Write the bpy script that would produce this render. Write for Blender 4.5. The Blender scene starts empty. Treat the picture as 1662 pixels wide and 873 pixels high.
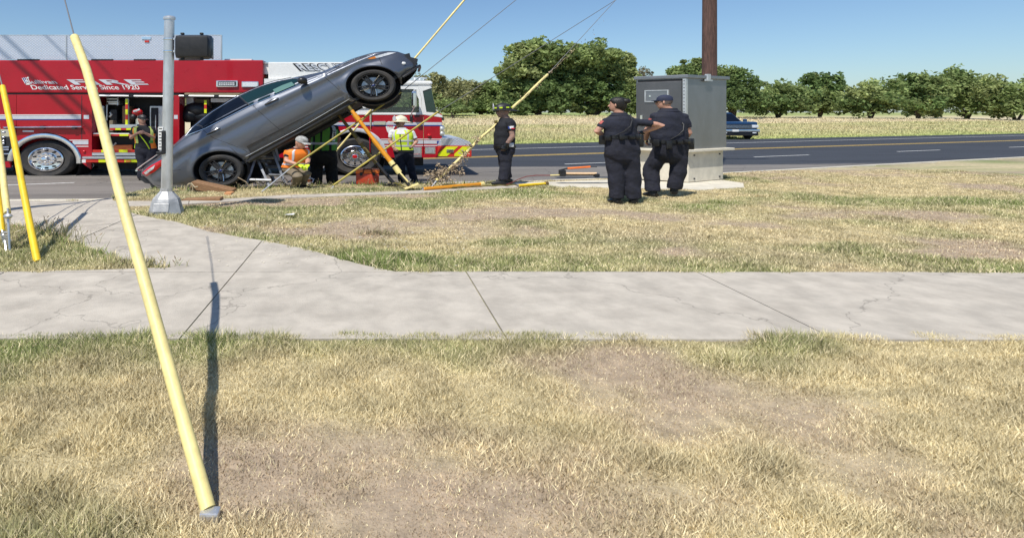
import bpy, bmesh, math, random
import numpy as np
from mathutils import Vector, Matrix
random.seed(4); rng = np.random.default_rng(7)
C = bpy.context.scene
COL = C.collection

# ---------------------------------------------------------------- camera, sky, sun, exposure
cd = bpy.data.cameras.new('camera'); cam = bpy.data.objects.new('camera', cd); COL.objects.link(cam); C.camera = cam
F = 900.0; EYE = 1.5; HX = 600.0; HY = 183.0          # focal length in photo pixels, eye height, principal point
cd.sensor_width = 36; cd.lens = 36 * F / 1662
cd.shift_x = (831 - HX) / 1662; cd.shift_y = -(436.5 - HY) / 1662
cd.clip_start = .05; cd.clip_end = 6000
cam.location = (0, 0, EYE); cam.rotation_euler = (math.radians(90), 0, 0)
SUNV = Vector((-.34, -.50, 1.0)).normalized()
w = bpy.data.worlds.new('World'); C.world = w; w.use_nodes = True
nt = w.node_tree; bg = nt.nodes['Background']
sky = nt.nodes.new('ShaderNodeTexSky'); sky.sky_type = 'NISHITA'; sky.sun_disc = False
sky.sun_elevation = math.asin(SUNV.z); sky.sun_rotation = math.atan2(SUNV.x, SUNV.y) % (2 * math.pi)
sky.altitude = 0; sky.air_density = 1.0; sky.dust_density = 0.5; sky.ozone_density = 2.2
tint = nt.nodes.new('ShaderNodeMixRGB'); tint.blend_type = 'MULTIPLY'; tint.inputs[0].default_value = 1; tint.inputs[2].default_value = (.80, .93, 1.05, 1)   # clear, dry air
nt.links.new(sky.outputs[0], tint.inputs[1]); nt.links.new(tint.outputs[0], bg.inputs[0]); bg.inputs[1].default_value = .115
sd = bpy.data.lights.new('sun', 'SUN'); so = bpy.data.objects.new('sun', sd); COL.objects.link(so)
sd.energy = 5.0; sd.angle = math.radians(.53); sd.color = (1, .95, .86)
so.rotation_euler = SUNV.to_track_quat('Z', 'Y').to_euler(); so.location = (-5, -8, 20)
C.view_settings.view_transform = 'Standard'; C.view_settings.look = 'None'
C.view_settings.exposure = 0.0; C.view_settings.gamma = 1
try: C.view_settings.use_curve_mapping = False
except Exception: pass
W = 1.423   # the scene is this much wider than plain metres along X, as the photograph shows it

# ---------------------------------------------------------------- helpers
def P(px, py, D): return Vector(((px - HX) * D / F, D, EYE + (HY - py) * D / F))

MATS = {}
def mat(name, col, rough=.6, metal=0., var=.0, scale=8., bump=0., bscale=40., spec=.5, coat=0., attr=None, trans=0., emit=0., col2=None, alpha=1., stretch=None, dirt=0.):
    if name in MATS: return MATS[name]
    m = bpy.data.materials.new(name); m.use_nodes = True; t = m.node_tree; b = t.nodes['Principled BSDF']
    b.inputs['Base Color'].default_value = (*col, 1); b.inputs['Roughness'].default_value = rough
    b.inputs['Metallic'].default_value = metal; b.inputs['Specular IOR Level'].default_value = spec
    b.inputs['Coat Weight'].default_value = coat; b.inputs['Coat Roughness'].default_value = .04
    b.inputs['Transmission Weight'].default_value = trans; b.inputs['Alpha'].default_value = alpha
    if emit: b.inputs['Emission Color'].default_value = (*col, 1); b.inputs['Emission Strength'].default_value = emit
    tc = t.nodes.new('ShaderNodeTexCoord'); src = tc.outputs['Object']
    if stretch:
        mp = t.nodes.new('ShaderNodeMapping'); mp.inputs['Scale'].default_value = stretch
        t.links.new(src, mp.inputs[0]); src = mp.outputs[0]
    out = None
    if attr:
        a = t.nodes.new('ShaderNodeVertexColor'); a.layer_name = attr; out = a.outputs[0]
    if var or col2:
        n = t.nodes.new('ShaderNodeTexNoise'); n.inputs['Scale'].default_value = scale; n.inputs['Detail'].default_value = 6; n.inputs['Roughness'].default_value = .65
        t.links.new(src, n.inputs['Vector'])
        if out is None:
            c2 = col2 or tuple(max(0, c * (1 - var)) for c in col); c1 = col if col2 else tuple(min(1, c * (1 + var)) for c in col)
            r = t.nodes.new('ShaderNodeValToRGB'); r.color_ramp.elements[0].position = .36; r.color_ramp.elements[1].position = .64
            r.color_ramp.elements[0].color = (*c2, 1); r.color_ramp.elements[1].color = (*c1, 1)
            t.links.new(n.outputs[0], r.inputs[0]); out = r.outputs[0]
        else:
            mr = t.nodes.new('ShaderNodeMapRange'); mr.inputs['From Min'].default_value = .3; mr.inputs['From Max'].default_value = .7
            mr.inputs['To Min'].default_value = 1 - var; mr.inputs['To Max'].default_value = 1 + var
            mx = t.nodes.new('ShaderNodeVectorMath'); mx.operation = 'SCALE'
            t.links.new(n.outputs[0], mr.inputs[0]); t.links.new(out, mx.inputs[0]); t.links.new(mr.outputs[0], mx.inputs['Scale']); out = mx.outputs[0]
        mr2 = t.nodes.new('ShaderNodeMapRange'); mr2.inputs['To Min'].default_value = max(.02, rough - .12); mr2.inputs['To Max'].default_value = min(1, rough + .12)
        t.links.new(n.outputs[0], mr2.inputs[0]); t.links.new(mr2.outputs[0], b.inputs['Roughness'])
    if name in ('concrete',):       # fine cracks
        vo = t.nodes.new('ShaderNodeTexVoronoi'); vo.feature = 'DISTANCE_TO_EDGE'; vo.inputs['Scale'].default_value = .33
        nd = t.nodes.new('ShaderNodeTexNoise'); nd.inputs['Scale'].default_value = 3; nd.inputs['Detail'].default_value = 6; t.links.new(tc.outputs['Object'], nd.inputs[0])
        va = t.nodes.new('ShaderNodeVectorMath'); va.operation = 'MULTIPLY_ADD'; va.inputs[1].default_value = (.7, .7, .7); t.links.new(nd.outputs[1], va.inputs[0]); t.links.new(tc.outputs['Object'], va.inputs[2]); t.links.new(va.outputs[0], vo.inputs[0])
        cr = t.nodes.new('ShaderNodeMapRange'); cr.inputs['From Min'].default_value = .0005; cr.inputs['From Max'].default_value = .004; cr.inputs['To Min'].default_value = .66; t.links.new(vo.outputs[0], cr.inputs[0])
        s2 = t.nodes.new('ShaderNodeVectorMath'); s2.operation = 'SCALE'; t.links.new(out, s2.inputs[0]); t.links.new(cr.outputs[0], s2.inputs['Scale']); out = s2.outputs[0]
    if dirt:
        n3 = t.nodes.new('ShaderNodeTexNoise'); n3.inputs['Scale'].default_value = 2.3; n3.inputs['Detail'].default_value = 8; n3.inputs['Roughness'].default_value = .7
        t.links.new(tc.outputs['Object'], n3.inputs['Vector'])
        r3 = t.nodes.new('ShaderNodeMapRange'); r3.inputs['From Min'].default_value = .45; r3.inputs['From Max'].default_value = .75; r3.inputs['To Max'].default_value = dirt
        t.links.new(n3.outputs[0], r3.inputs[0])
        mx3 = t.nodes.new('ShaderNodeMixRGB'); mx3.inputs[2].default_value = (.16, .13, .10, 1); mx3.inputs[1].default_value = (*col, 1)
        if out is not None: t.links.new(out, mx3.inputs[1])
        t.links.new(r3.outputs[0], mx3.inputs[0]); out = mx3.outputs[0]
    if out is not None: t.links.new(out, b.inputs['Base Color'])
    if bump:
        n2 = t.nodes.new('ShaderNodeTexNoise'); n2.inputs['Scale'].default_value = bscale; n2.inputs['Detail'].default_value = 5
        t.links.new(src, n2.inputs['Vector'])
        bp = t.nodes.new('ShaderNodeBump'); bp.inputs['Strength'].default_value = bump; bp.inputs['Distance'].default_value = .01
        t.links.new(n2.outputs[0], bp.inputs['Height']); t.links.new(bp.outputs[0], b.inputs['Normal'])
    MATS[name] = m; return m

M = dict(
 red=mat('truck_red', (.40, .004, .016), .30, var=.06, scale=1.5, coat=.25, spec=.35, dirt=.03),
 white=mat('truck_white', (.80, .80, .78), .3, var=.03, coat=.4, dirt=.05),
 stripe=mat('reflective_silver', (.62, .64, .68), .35, metal=.2, var=.08, scale=5),
 blue=mat('thin_blue', (.03, .05, .25), .4),
 chrome=mat('polished_metal', (.82, .82, .83), .16, metal=1., var=.08, scale=6),
 alu=mat('brushed_aluminium', (.62, .63, .64), .38, metal=.85, var=.08, scale=20, stretch=(1, 1, 12)),
 black=mat('black_plastic', (.014, .014, .016), .5, var=.25, scale=12, bump=.05),
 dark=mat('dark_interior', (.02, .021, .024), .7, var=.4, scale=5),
 rubber=mat('tyre_rubber', (.028, .028, .029), .82, var=.25, scale=14, bump=.15, bscale=60, dirt=.35),
 glass=mat('tinted_glass', (.004, .006, .012), .04, spec=.32),
 cabglass=mat('green_cab_glass', (.016, .042, .036), .05, spec=.7),
 carpaint=mat('car_grey_metallic', (.135, .147, .176), .38, metal=.7, var=.04, scale=400, coat=.8, dirt=.06),
 cartrim=mat('satin_black_trim', (.02, .02, .022), .38, var=.2),
 galv=mat('galvanised_steel', (.66, .66, .66), .36, metal=.75, var=.16, scale=7, stretch=(1, 1, .4), bump=.05),
 castal=mat('cast_aluminium', (.46, .46, .46), .55, metal=.55, var=.18, scale=9, bump=.25, bscale=70),
 concrete=mat('concrete', (.47, .425, .36), .9, var=.13, scale=3.5, bump=.35, bscale=90, dirt=.25),
 slab=mat('pale_concrete', (.62, .575, .475), .9, var=.10, scale=4, bump=.3, bscale=60, dirt=.15),
 yellow=mat('yellow_guard', (.85, .56, .02), .42, var=.08, scale=12, dirt=.22),
 cream=mat('faded_yellow_guard', (.80, .67, .28), .5, var=.10, scale=14, dirt=.30, bump=.15, bscale=30),
 strut=mat('strut_orange', (.80, .33, .02), .35, metal=.15, var=.08, scale=7, coat=.2, dirt=.15),
 wood=mat('weathered_wood', (.27, .15, .075), .85, var=.35, scale=14, stretch=(1, 8, 8), bump=.3),
 freshwood=mat('fresh_wood', (.55, .26, .11), .8, var=.2, scale=10, stretch=(1, 6, 6)),
 polewood=mat('creosote_pole', (.095, .052, .042), .85, var=.45, scale=6, stretch=(6, 6, .5), bump=.6, bscale=14),
 vine=mat('dry_vine', (.34, .26, .17), .9, var=.4),
 navy=mat('navy_uniform', (.013, .015, .028), .85, var=.3, scale=7, bump=.9, bscale=18),
 navy2=mat('navy_trouser', (.014, .015, .026), .85, var=.3, scale=7, bump=.9, bscale=15),
 ffblack=mat('firefighter_shirt', (.009, .010, .015), .85, var=.3, scale=7, bump=.4, bscale=26),
 bunker=mat('bunker_trousers', (.022, .019, .014), .9, var=.35, scale=8, bump=.6, bscale=20),
 tan=mat('tan_trousers', (.20, .16, .11), .9, var=.2, bump=.4, bscale=26),
 skin=mat('skin', (.50, .27, .19), .55, var=.12, scale=9),
 skin2=mat('skin_tattoo', (.42, .23, .165), .6, col2=(.16, .12, .11), scale=22),
 hair=mat('black_hair', (.010, .008, .007), .5, var=.4, scale=40, bump=.6, bscale=90),
 leather=mat('black_leather', (.010, .010, .011), .38, var=.3, bump=.15),
 cap=mat('navy_cap', (.018, .024, .055), .8, var=.2, bump=.3),
 hivis=mat('hivis_yellow', (.62, .82, .03), .6, var=.06, bump=.3, bscale=20),
 higreen=mat('hivis_green', (.10, .32, .04), .7, var=.12, bump=.3, bscale=20),
 hiorange=mat('hivis_orange', (.90, .22, .015), .6, var=.08, bump=.3, bscale=20),
 shirtwhite=mat('white_shirt', (.74, .74, .76), .8, var=.05, bump=.3, bscale=25),
 helmwhite=mat('cream_helmet', (.78, .74, .55), .35, var=.05, dirt=.1),
 chevy=mat('chevron_yellow', (.72, .78, .01), .4, var=.04),
 chevr=mat('chevron_red', (.55, .03, .015), .4, var=.05),
 toolred=mat('toolbox_red', (.50, .06, .025), .42, var=.12, dirt=.25),
 orange=mat('orange_plastic', (.80, .18, .03), .45, var=.1),
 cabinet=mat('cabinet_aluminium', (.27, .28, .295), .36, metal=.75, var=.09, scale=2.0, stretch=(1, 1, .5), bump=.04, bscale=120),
 rust=mat('rusty_strut', (.16, .085, .045), .6, metal=.3, var=.4, scale=9, col2=(.17, .15, .03)),
 redlens=mat('red_lens', (.55, .01, .012), .12, var=.1, coat=.6),
 clear=mat('clear_lens', (.74, .76, .78), .2, metal=.1, var=.2, scale=30, coat=.8),
 amber=mat('amber_lens', (.85, .26, .03), .15, coat=.6),
 wire=mat('dull_wire', (.17, .17, .18), .6, metal=.4),
 steel=mat('dull_steel', (.22, .23, .25), .5, metal=.6, var=.3, scale=9),
 brake=mat('brake_disc', (.36, .38, .40), .35, metal=.8, var=.15),
 suvblue=mat('suv_blue', (.02, .07, .17), .2, metal=.5, coat=.8, var=.03),
 line_y=mat('road_yellow', (.62, .42, .10), .8, var=.22, scale=9),
 line_w=mat('road_white', (.62, .62, .60), .8, var=.2, scale=9),
)

class MB:
    def __init__(s): s.v = []; s.f = []
    def add(s, vs, fs):
        o = len(s.v); s.v += [tuple(p) for p in vs]; s.f += [tuple(i + o for i in f) for f in fs]; return s
    def box(s, c, d, R=None):
        c = Vector(c); vs = []
        for z in (-.5, .5):
            for x, y in ((-.5, -.5), (.5, -.5), (.5, .5), (-.5, .5)):
                p = Vector((x * d[0], y * d[1], z * d[2])); vs.append(c + (R @ p if R else p))
        return s.add(vs, [(0, 3, 2, 1), (4, 5, 6, 7), (0, 1, 5, 4), (1, 2, 6, 5), (2, 3, 7, 6), (3, 0, 4, 7)])
    def span(s, a, b):
        return s.box([(a[i] + b[i]) / 2 for i in range(3)], [abs(b[i] - a[i]) for i in range(3)])
    def bevbox(s, c, d, r=.01, R=None):           # box with chamfered edges
        bm = bmesh.new(); bmesh.ops.create_cube(bm, size=1)
        for v in bm.verts: v.co = Vector((v.co.x * d[0], v.co.y * d[1], v.co.z * d[2]))
        bmesh.ops.bevel(bm, geom=bm.edges[:], offset=min(r, min(d) * .45), segments=2, affect='EDGES', profile=.6)
        c = Vector(c); vs = [c + (R @ v.co if R else v.co) for v in bm.verts]; fs = [tuple(v.index for v in f.verts) for f in bm.faces]
        bm.free(); return s.add(vs, fs)
    def prism(s, poly, y0, y1):                    # polygon in x,z pushed along y
        n = len(poly); vs = [(x, y0, z) for x, z in poly] + [(x, y1, z) for x, z in poly]
        fs = [tuple(range(n)), tuple(range(2 * n - 1, n - 1, -1))] + [(i, i + n, (i + 1) % n + n, (i + 1) % n) for i in range(n)]
        return s.add(vs, fs)
    def rings(s, rings, cap=True, closed=False):
        n = len(rings[0]); vs = [p for r in rings for p in r]; fs = []
        m = len(rings)
        for i in range(m if closed else m - 1):
            for j in range(n):
                a = i * n + j; b = i * n + (j + 1) % n; k = (i + 1) % m
                fs.append((a, b, k * n + (j + 1) % n, k * n + j))
        if cap and not closed: fs += [tuple(range(n - 1, -1, -1)), tuple(range((m - 1) * n, m * n))]
        return s.add(vs, fs)
    def tube(s, pts, r, n=10, closed=False, squash=1., up=(0, 0, 1), cap=True):
        pts = [Vector(p) for p in pts]; m = len(pts); rs = r if isinstance(r, (list, tuple)) else [r] * m; out = []
        prev = None
        for i, p in enumerate(pts):
            a = pts[max(0, i - 1)] if not closed else pts[i - 1]; b = pts[min(m - 1, i + 1)] if not closed else pts[(i + 1) % m]
            d = (b - a).normalized(); u = Vector(up) if prev is None else prev
            if abs(d.dot(u)) > .98: u = Vector((1, 0, 0)) if abs(d.x) < .9 else Vector((0, 1, 0))
            u = (u - d * u.dot(d)).normalized(); prev = u; v = d.cross(u)
            out.append([p + rs[i] * (math.cos(t) * u * squash + math.sin(t) * v) for t in [2 * math.pi * k / n for k in range(n)]])
        return s.rings(out, cap=cap, closed=closed)
    def lathe(s, prof, c=(0, 0, 0), axis='y', n=24, sx=1., cap=False):      # prof: (radius, offset along axis)
        out = []
        for r, h in prof:
            ring = []
            for k in range(n):
                t = 2 * math.pi * k / n; a, b = r * math.cos(t), r * math.sin(t)
                if axis == 'y': q = (a * sx, h, b)
                elif axis == 'z': q = (a * sx, b, h)
                else: q = (h, a, b)
                ring.append(Vector(c) + Vector(q))
            out.append(ring)
        return s.rings(out, cap=cap)
    def ell(s, c, r, R=None, n=12, m=8):
        out = []
        for i in range(1, m):
            ph = math.pi * i / m
            ring = []
            for k in range(n):
                t = 2 * math.pi * k / n; p = Vector((r[0] * math.sin(ph) * math.cos(t), r[1] * math.sin(ph) * math.sin(t), -r[2] * math.cos(ph)))
                ring.append(Vector(c) + (R @ p if R else p))
            out.append(ring)
        return s.rings(out)
    def xf(s, fn, start=0):
        s.v[start:] = [tuple(fn(Vector(p))) for p in s.v[start:]]; return s

def mk(name, v, f, material, parent=None, origin=None, smooth=False, fix=True):
    root = parent
    while root is not None and root.parent is not None: root = root.parent
    o0 = Vector(root['_o']) if root is not None else Vector(origin if origin is not None else np.mean(np.array(v), axis=0))
    me = bpy.data.meshes.new(name); me.from_pydata([tuple(Vector(p) - o0) for p in v], [], f); me.validate()
    if fix:
        bm = bmesh.new(); bm.from_mesh(me); bmesh.ops.recalc_face_normals(bm, faces=bm.faces[:])
        if smooth:
            for e in bm.edges:
                if len(e.link_faces) == 2 and e.calc_face_angle(0) > math.radians(38): e.smooth = False
            for fc in bm.faces: fc.smooth = True
        bm.to_mesh(me); bm.free()
    o = bpy.data.objects.new(name, me); COL.objects.link(o)
    if material is not None: me.materials.append(material)
    if root is None: o.location = o0; o['_o'] = tuple(o0)
    else: o.parent = parent
    return o
def B(name, mb, material, parent=None, origin=None, smooth=False): return mk(name, mb.v, mb.f, material, parent, origin, smooth)
def root(name, loc, label, cat, group=None):
    o = bpy.data.objects.new(name, None); COL.objects.link(o); o.location = loc; o['_o'] = tuple(loc); o.empty_display_size = .2
    return tag(o, label, cat, group)
def tag(o, label=None, cat=None, group=None, kind=None):
    if label: o['label'] = label
    if cat: o['category'] = cat
    if group: o['group'] = group
    if kind: o['kind'] = kind
    return o
def text_mb(s, x0, x1, z0, z1, y, shear=0., thick=.006, bold=.0, letter=1.0):
    cu = bpy.data.curves.new('t', 'FONT'); cu.body = s; cu.extrude = .02; cu.offset = bold; cu.space_character = letter
    ob = bpy.data.objects.new('t', cu); COL.objects.link(ob); dg = bpy.context.evaluated_depsgraph_get()
    me = bpy.data.meshes.new_from_object(ob.evaluated_get(dg)); v = np.empty(len(me.vertices) * 3); me.vertices.foreach_get('co', v); v = v.reshape(-1, 3)
    fs = [tuple(p.vertices) for p in me.polygons]
    bpy.data.objects.remove(ob); bpy.data.curves.remove(cu); bpy.data.meshes.remove(me)
    lo, hi = v.min(0), v.max(0); zz = (v[:, 1] - lo[1]) / (hi[1] - lo[1]); xx = (v[:, 0] - lo[0]) / (hi[0] - lo[0])
    Z = z0 + zz * (z1 - z0); X = x0 + xx * (x1 - x0) + shear * zz * (z1 - z0)
    Y = np.where(v[:, 2] > 0, y - thick, y + .001)
    mb = MB(); mb.v = [tuple(p) for p in np.stack([X, Y, Z], 1)]; mb.f = fs; return mb
def finish():
    for o in bpy.data.objects:
        if '_o' in o: del o['_o']

# ---------------------------------------------------------------- noise and the lie of the land
def vnoise(x, y, s, seed=0):
    x = np.asarray(x, float) / s + 1000.5 + seed * 17.3; y = np.asarray(y, float) / s + 1000.5 + seed * 9.1
    xi = np.floor(x).astype(np.int64); yi = np.floor(y).astype(np.int64); fx = x - xi; fy = y - yi
    fx = fx * fx * (3 - 2 * fx); fy = fy * fy * (3 - 2 * fy)
    def h(a, b):
        n = (a * 374761393 + b * 668265263 + seed * 144665) & 0x7fffffff; n = ((n ^ (n >> 13)) * 1274126177) & 0x7fffffff
        return ((n ^ (n >> 16)) & 0xffff) / 65535.
    return (h(xi, yi) * (1 - fx) + h(xi + 1, yi) * fx) * (1 - fy) + (h(xi, yi + 1) * (1 - fx) + h(xi + 1, yi + 1) * fx) * fy
def fbm(x, y, s, seed=0): return (vnoise(x, y, s, seed) + .5 * vnoise(x, y, s / 2.1, seed + 1) + .25 * vnoise(x, y, s / 4.3, seed + 2)) / 1.75
KX = [-60, -7.6, -5.2, -4.4, -3, 0, 4, 8, 11, 20, 40, 110]; KY = [11.1, 11.35, 11.45, 11.6, 11.9, 12.5, 13.1, 14.3, 15.4, 18.8, 26, 51]
def yk(x): return np.interp(x, KX, KY)
def yfar(x): return np.maximum(30 + .33 * np.asarray(x, float), 16)
def sstep(a, b, x): t = np.clip((x - a) / (b - a), 0, 1); return t * t * (3 - 2 * t)
def edge_z(x): return -.33 + .21 * sstep(-5.3, -4.5, x)
ROADZ = -.35
def hgt(x, y):
    x = np.asarray(x, float); y = np.asarray(y, float); k = yk(x); fr = yfar(x)
    lawn = edge_z(x) * np.clip((y - 8.6) / (k - 8.6), 0, 1) ** 1.3
    lawn = lawn + .03 * (fbm(x, y, 1.6, 5) - .5) * sstep(5.3, 6.0, y) * (1 - sstep(k - .6, k - .1, y))
    field = ROADZ - .02 + 1.35 * sstep(fr + 3, fr + 62, y) + .12 * (fbm(x, y, 9, 8) - .5) * sstep(fr + 1, fr + 8, y)
    z = np.where(y <= k, lawn, np.where(y < fr, ROADZ - .12, field))
    return z
def inpoly(x, y, poly):
    x = np.asarray(x); y = np.asarray(y); r = np.zeros(x.shape, bool); n = len(poly)
    for i in range(n):
        x0, y0 = poly[i]; x1, y1 = poly[(i + 1) % n]
        c = ((y0 > y) != (y1 > y)) & (x < (x1 - x0) * (y - y0) / ((y1 - y0) + 1e-12) + x0); r ^= c
    return r
def gp(px, py, z=0.):
    D = (EYE - z) * F / (py - HY); return ((px - HX) * D / F, D)

PATH = [(-14, 7.2), gp(-60, 358), gp(0, 362), gp(60, 370), gp(100, 385), gp(130, 400), gp(200, 425), gp(280, 436), gp(170, 440), gp(0, 443.5), (-14, 5.17), (-14, 3.70), (16, 3.58), (16, 5.16), (6, 5.16),
        gp(640, 443), gp(580, 430), gp(500, 408), gp(430, 393), gp(340, 378), gp(290, 362), gp(235, 352), gp(208, 346), (-3.95, 9.0), (-4.4, 9.5), (-5.1, 11.0), (-5.25, 11.33), (-14, 11.22)]
STRIP = [(-4.4, 9.42), (-4.0, 8.72), (-3.2, 8.92), (-1.36, 9.98), (.6, 10.45), (2.3, 11.1), (3.2, 11.55), (3.0, 11.95), (.55, 10.85), (-1.4, 10.38), (-3.3, 9.35)]
PADP = [(3.0, 11.8), (4.6, 11.45), (6.6, 10.95), (7.7, 11.4), (8.15, 12.1), (8.1, 12.9), (7.6, 13.3), (6.2, 13.3), (4.2, 12.75), (3.3, 12.6)]
PAVED = [PATH, STRIP, PADP]

def gcolor(x, y):          # colour of the turf as it grows: straw, green and bare soil patches
    x = np.asarray(x, float); y = np.asarray(y, float)
    straw = np.array([.55, .465, .275]); green = np.array([.215, .265, .085]); soil = np.array([.43, .335, .235])
    n1 = fbm(x / W, y, 1.7, 11); n2 = fbm(x / W, y, .45, 21)
    g = sstep(.42, .74, n1 * .7 + n2 * .3)
    def blob(cx, cy, rx, ry): return np.exp(-(((x - cx) / rx) ** 2 + ((y - cy) / ry) ** 2))
    g = g + .75 * blob(.9, 5.5, 1.1, .33) + .6 * blob(-.3, 5.75, .7, .3) + .9 * blob(.1, 6.8, .16, .08) + .55 * blob(-.9, 11.1, 1.6, .4) + .6 * blob(-1.9, 9.2, .9, .5) + .45 * blob(-3.4, 5.9, .9, .9) + .35 * blob(6.4, 7.9, 1.2, .5) + .5 * blob(9.6, 13.4, 1.5, .9)
    g = np.clip(g * .9, 0, 1)[..., None]
    s = sstep(.52, .76, fbm(x / W, y, 1.1, 31) * .8 + n2 * .25) + .6 * blob(3.2, 6.6, .9, .45) + .5 * blob(4.2, 5.7, 1.3, .5) + .6 * blob(1.35, 7.1, .5, .5) + .5 * blob(-5.2, 6.1, .8, .4)
    s = np.clip(s, 0, 1)[..., None]
    return (straw * (1 - g) + green * g) * (1 - s) + soil * s, g[..., 0], s[..., 0]
def field_color(x, y):
    n = fbm(x / W, y, 6, 41)[..., None]; fr = yfar(x); d = (y - fr)[..., None]
    straw = np.array([.68, .57, .34]); gr = np.array([.40, .44, .17]); pale = np.array([.80, .66, .48])
    c = straw * (1 - n * .85) + gr * n * .85
    e = sstep(0, 4, d); c = gr * 1.05 * (1 - e) + c * e
    b = sstep(20, 26, d) * (1 - sstep(34, 46, d)); c = c * (1 - b * .6) + pale * b * .6
    b2 = sstep(44, 60, d); return c * (1 - b2) + np.array([.34, .40, .12]) * b2
def with_color(o, cols):
    a = o.data.color_attributes.new('Col', 'FLOAT_COLOR', 'POINT'); n = len(o.data.vertices)
    c = np.ones((n, 4)); c[:, :3] = cols; a.data.foreach_set('color', c.ravel())
def grid(name, xs, ys, zfn, material, colfn=None):
    X, Y = np.meshgrid(xs, ys); Z = zfn(X, Y); nx, ny = len(xs), len(ys)
    v = np.stack([X.ravel(), Y.ravel(), Z.ravel()], 1); i = np.arange(nx * ny).reshape(ny, nx)
    f = np.stack([i[:-1, :-1].ravel(), i[:-1, 1:].ravel(), i[1:, 1:].ravel(), i[1:, :-1].ravel()], 1)
    me = bpy.data.meshes.new(name); me.from_pydata(v.tolist(), [], f.tolist()); me.polygons.foreach_set('use_smooth', [True] * len(f))
    me.materials.append(material); o = bpy.data.objects.new(name, me); COL.objects.link(o)
    if colfn: with_color(o, colfn(v[:, 0], v[:, 1]))
    return tag(o, kind='structure')
def drape(name, poly, material, dz, parent=None, seg=.45, cuts=(), thick=.0, zfn=None):
    """one flat paving piece (or several, cut along lines) laid on the land; returns list of objects"""
    zfn = zfn or hgt
    from mathutils.geometry import tessellate_polygon
    bm = bmesh.new(); vv = [bm.verts.new((x, y, 0)) for x, y in poly]
    for t3 in tessellate_polygon([[Vector((x, y, 0)) for x, y in poly]]):
        try: bm.faces.new([vv[i] for i in t3])
        except ValueError: pass
    bmesh.ops.recalc_face_normals(bm, faces=bm.faces[:])
    pieces = [bm]
    for (px_, py_, nx, ny) in cuts:
        new = []
        for b0 in pieces:
            for sgn in (1, -1):
                b = b0.copy(); no = Vector((nx, ny, 0)).normalized() * sgn
                bmesh.ops.bisect_plane(b, geom=b.verts[:] + b.edges[:] + b.faces[:], plane_co=Vector((px_, py_, 0)) - no * -.006, plane_no=-no, clear_outer=True)
                if len(b.faces): new.append(b)
                else: b.free()
            b0.free()
        pieces = new
    obs = []
    for b in pieces:
        bmesh.ops.triangulate(b, faces=b.faces[:])
        for _ in range(6):
            es = [e for e in b.edges if e.calc_length() > seg]
            if not es: break
            bmesh.ops.subdivide_edges(b, edges=es, cuts=1); bmesh.ops.triangulate(b, faces=[f for f in b.faces if len(f.verts) > 3])
        co = np.array([v.co[:] for v in b.verts]); zz = zfn(co[:, 0], co[:, 1]) + dz
        tilt = random.uniform(-.002, .002)
        for v, z in zip(b.verts, zz): v.co.z = z + tilt
        if thick:
            r = bmesh.ops.extrude_face_region(b, geom=b.faces[:])
            for g in r['geom']:
                if isinstance(g, bmesh.types.BMVert): g.co.z += 0
            for v in [g for g in b.verts if g not in set(x for x in r['geom'] if isinstance(x, bmesh.types.BMVert))]: v.co.z -= thick
        bmesh.ops.recalc_face_normals(b, faces=b.faces[:])
        me = bpy.data.meshes.new(name); b.to_mesh(me); b.free(); me.materials.append(material)
        o = bpy.data.objects.new(name, me); COL.objects.link(o)
        if parent: o.parent = parent
        obs.append(o)
    return obs

# ---------------------------------------------------------------- ground, road, paving
m_ground = mat('turf_soil', (.3, .25, .15), .95, attr='Col', var=.30, scale=9, bump=.9, bscale=60)
m_field = mat('field_soil', (.3, .25, .15), .95, attr='Col', var=.16, scale=.6, bump=.5, bscale=6)
def gcol_all(x, y):
    a = gcolor(x, y)[0] * .84; b = field_color(x, y) * .80; return np.where((y > yfar(x) - .5)[:, None], b, a)
xs = np.concatenate([np.linspace(-2500, -90, 8), np.linspace(-80, -14, 30), np.linspace(-13, 16, 220), np.linspace(17, 120, 60), np.linspace(140, 3500, 8)])
ys = np.concatenate([np.linspace(-60, .5, 8), np.linspace(1, 16, 190), np.linspace(16.3, 60, 110), np.linspace(62, 130, 40), np.linspace(140, 400, 10), np.linspace(500, 5000, 6)])
grid('ground', xs, ys, hgt, m_ground, gcol_all)

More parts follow.
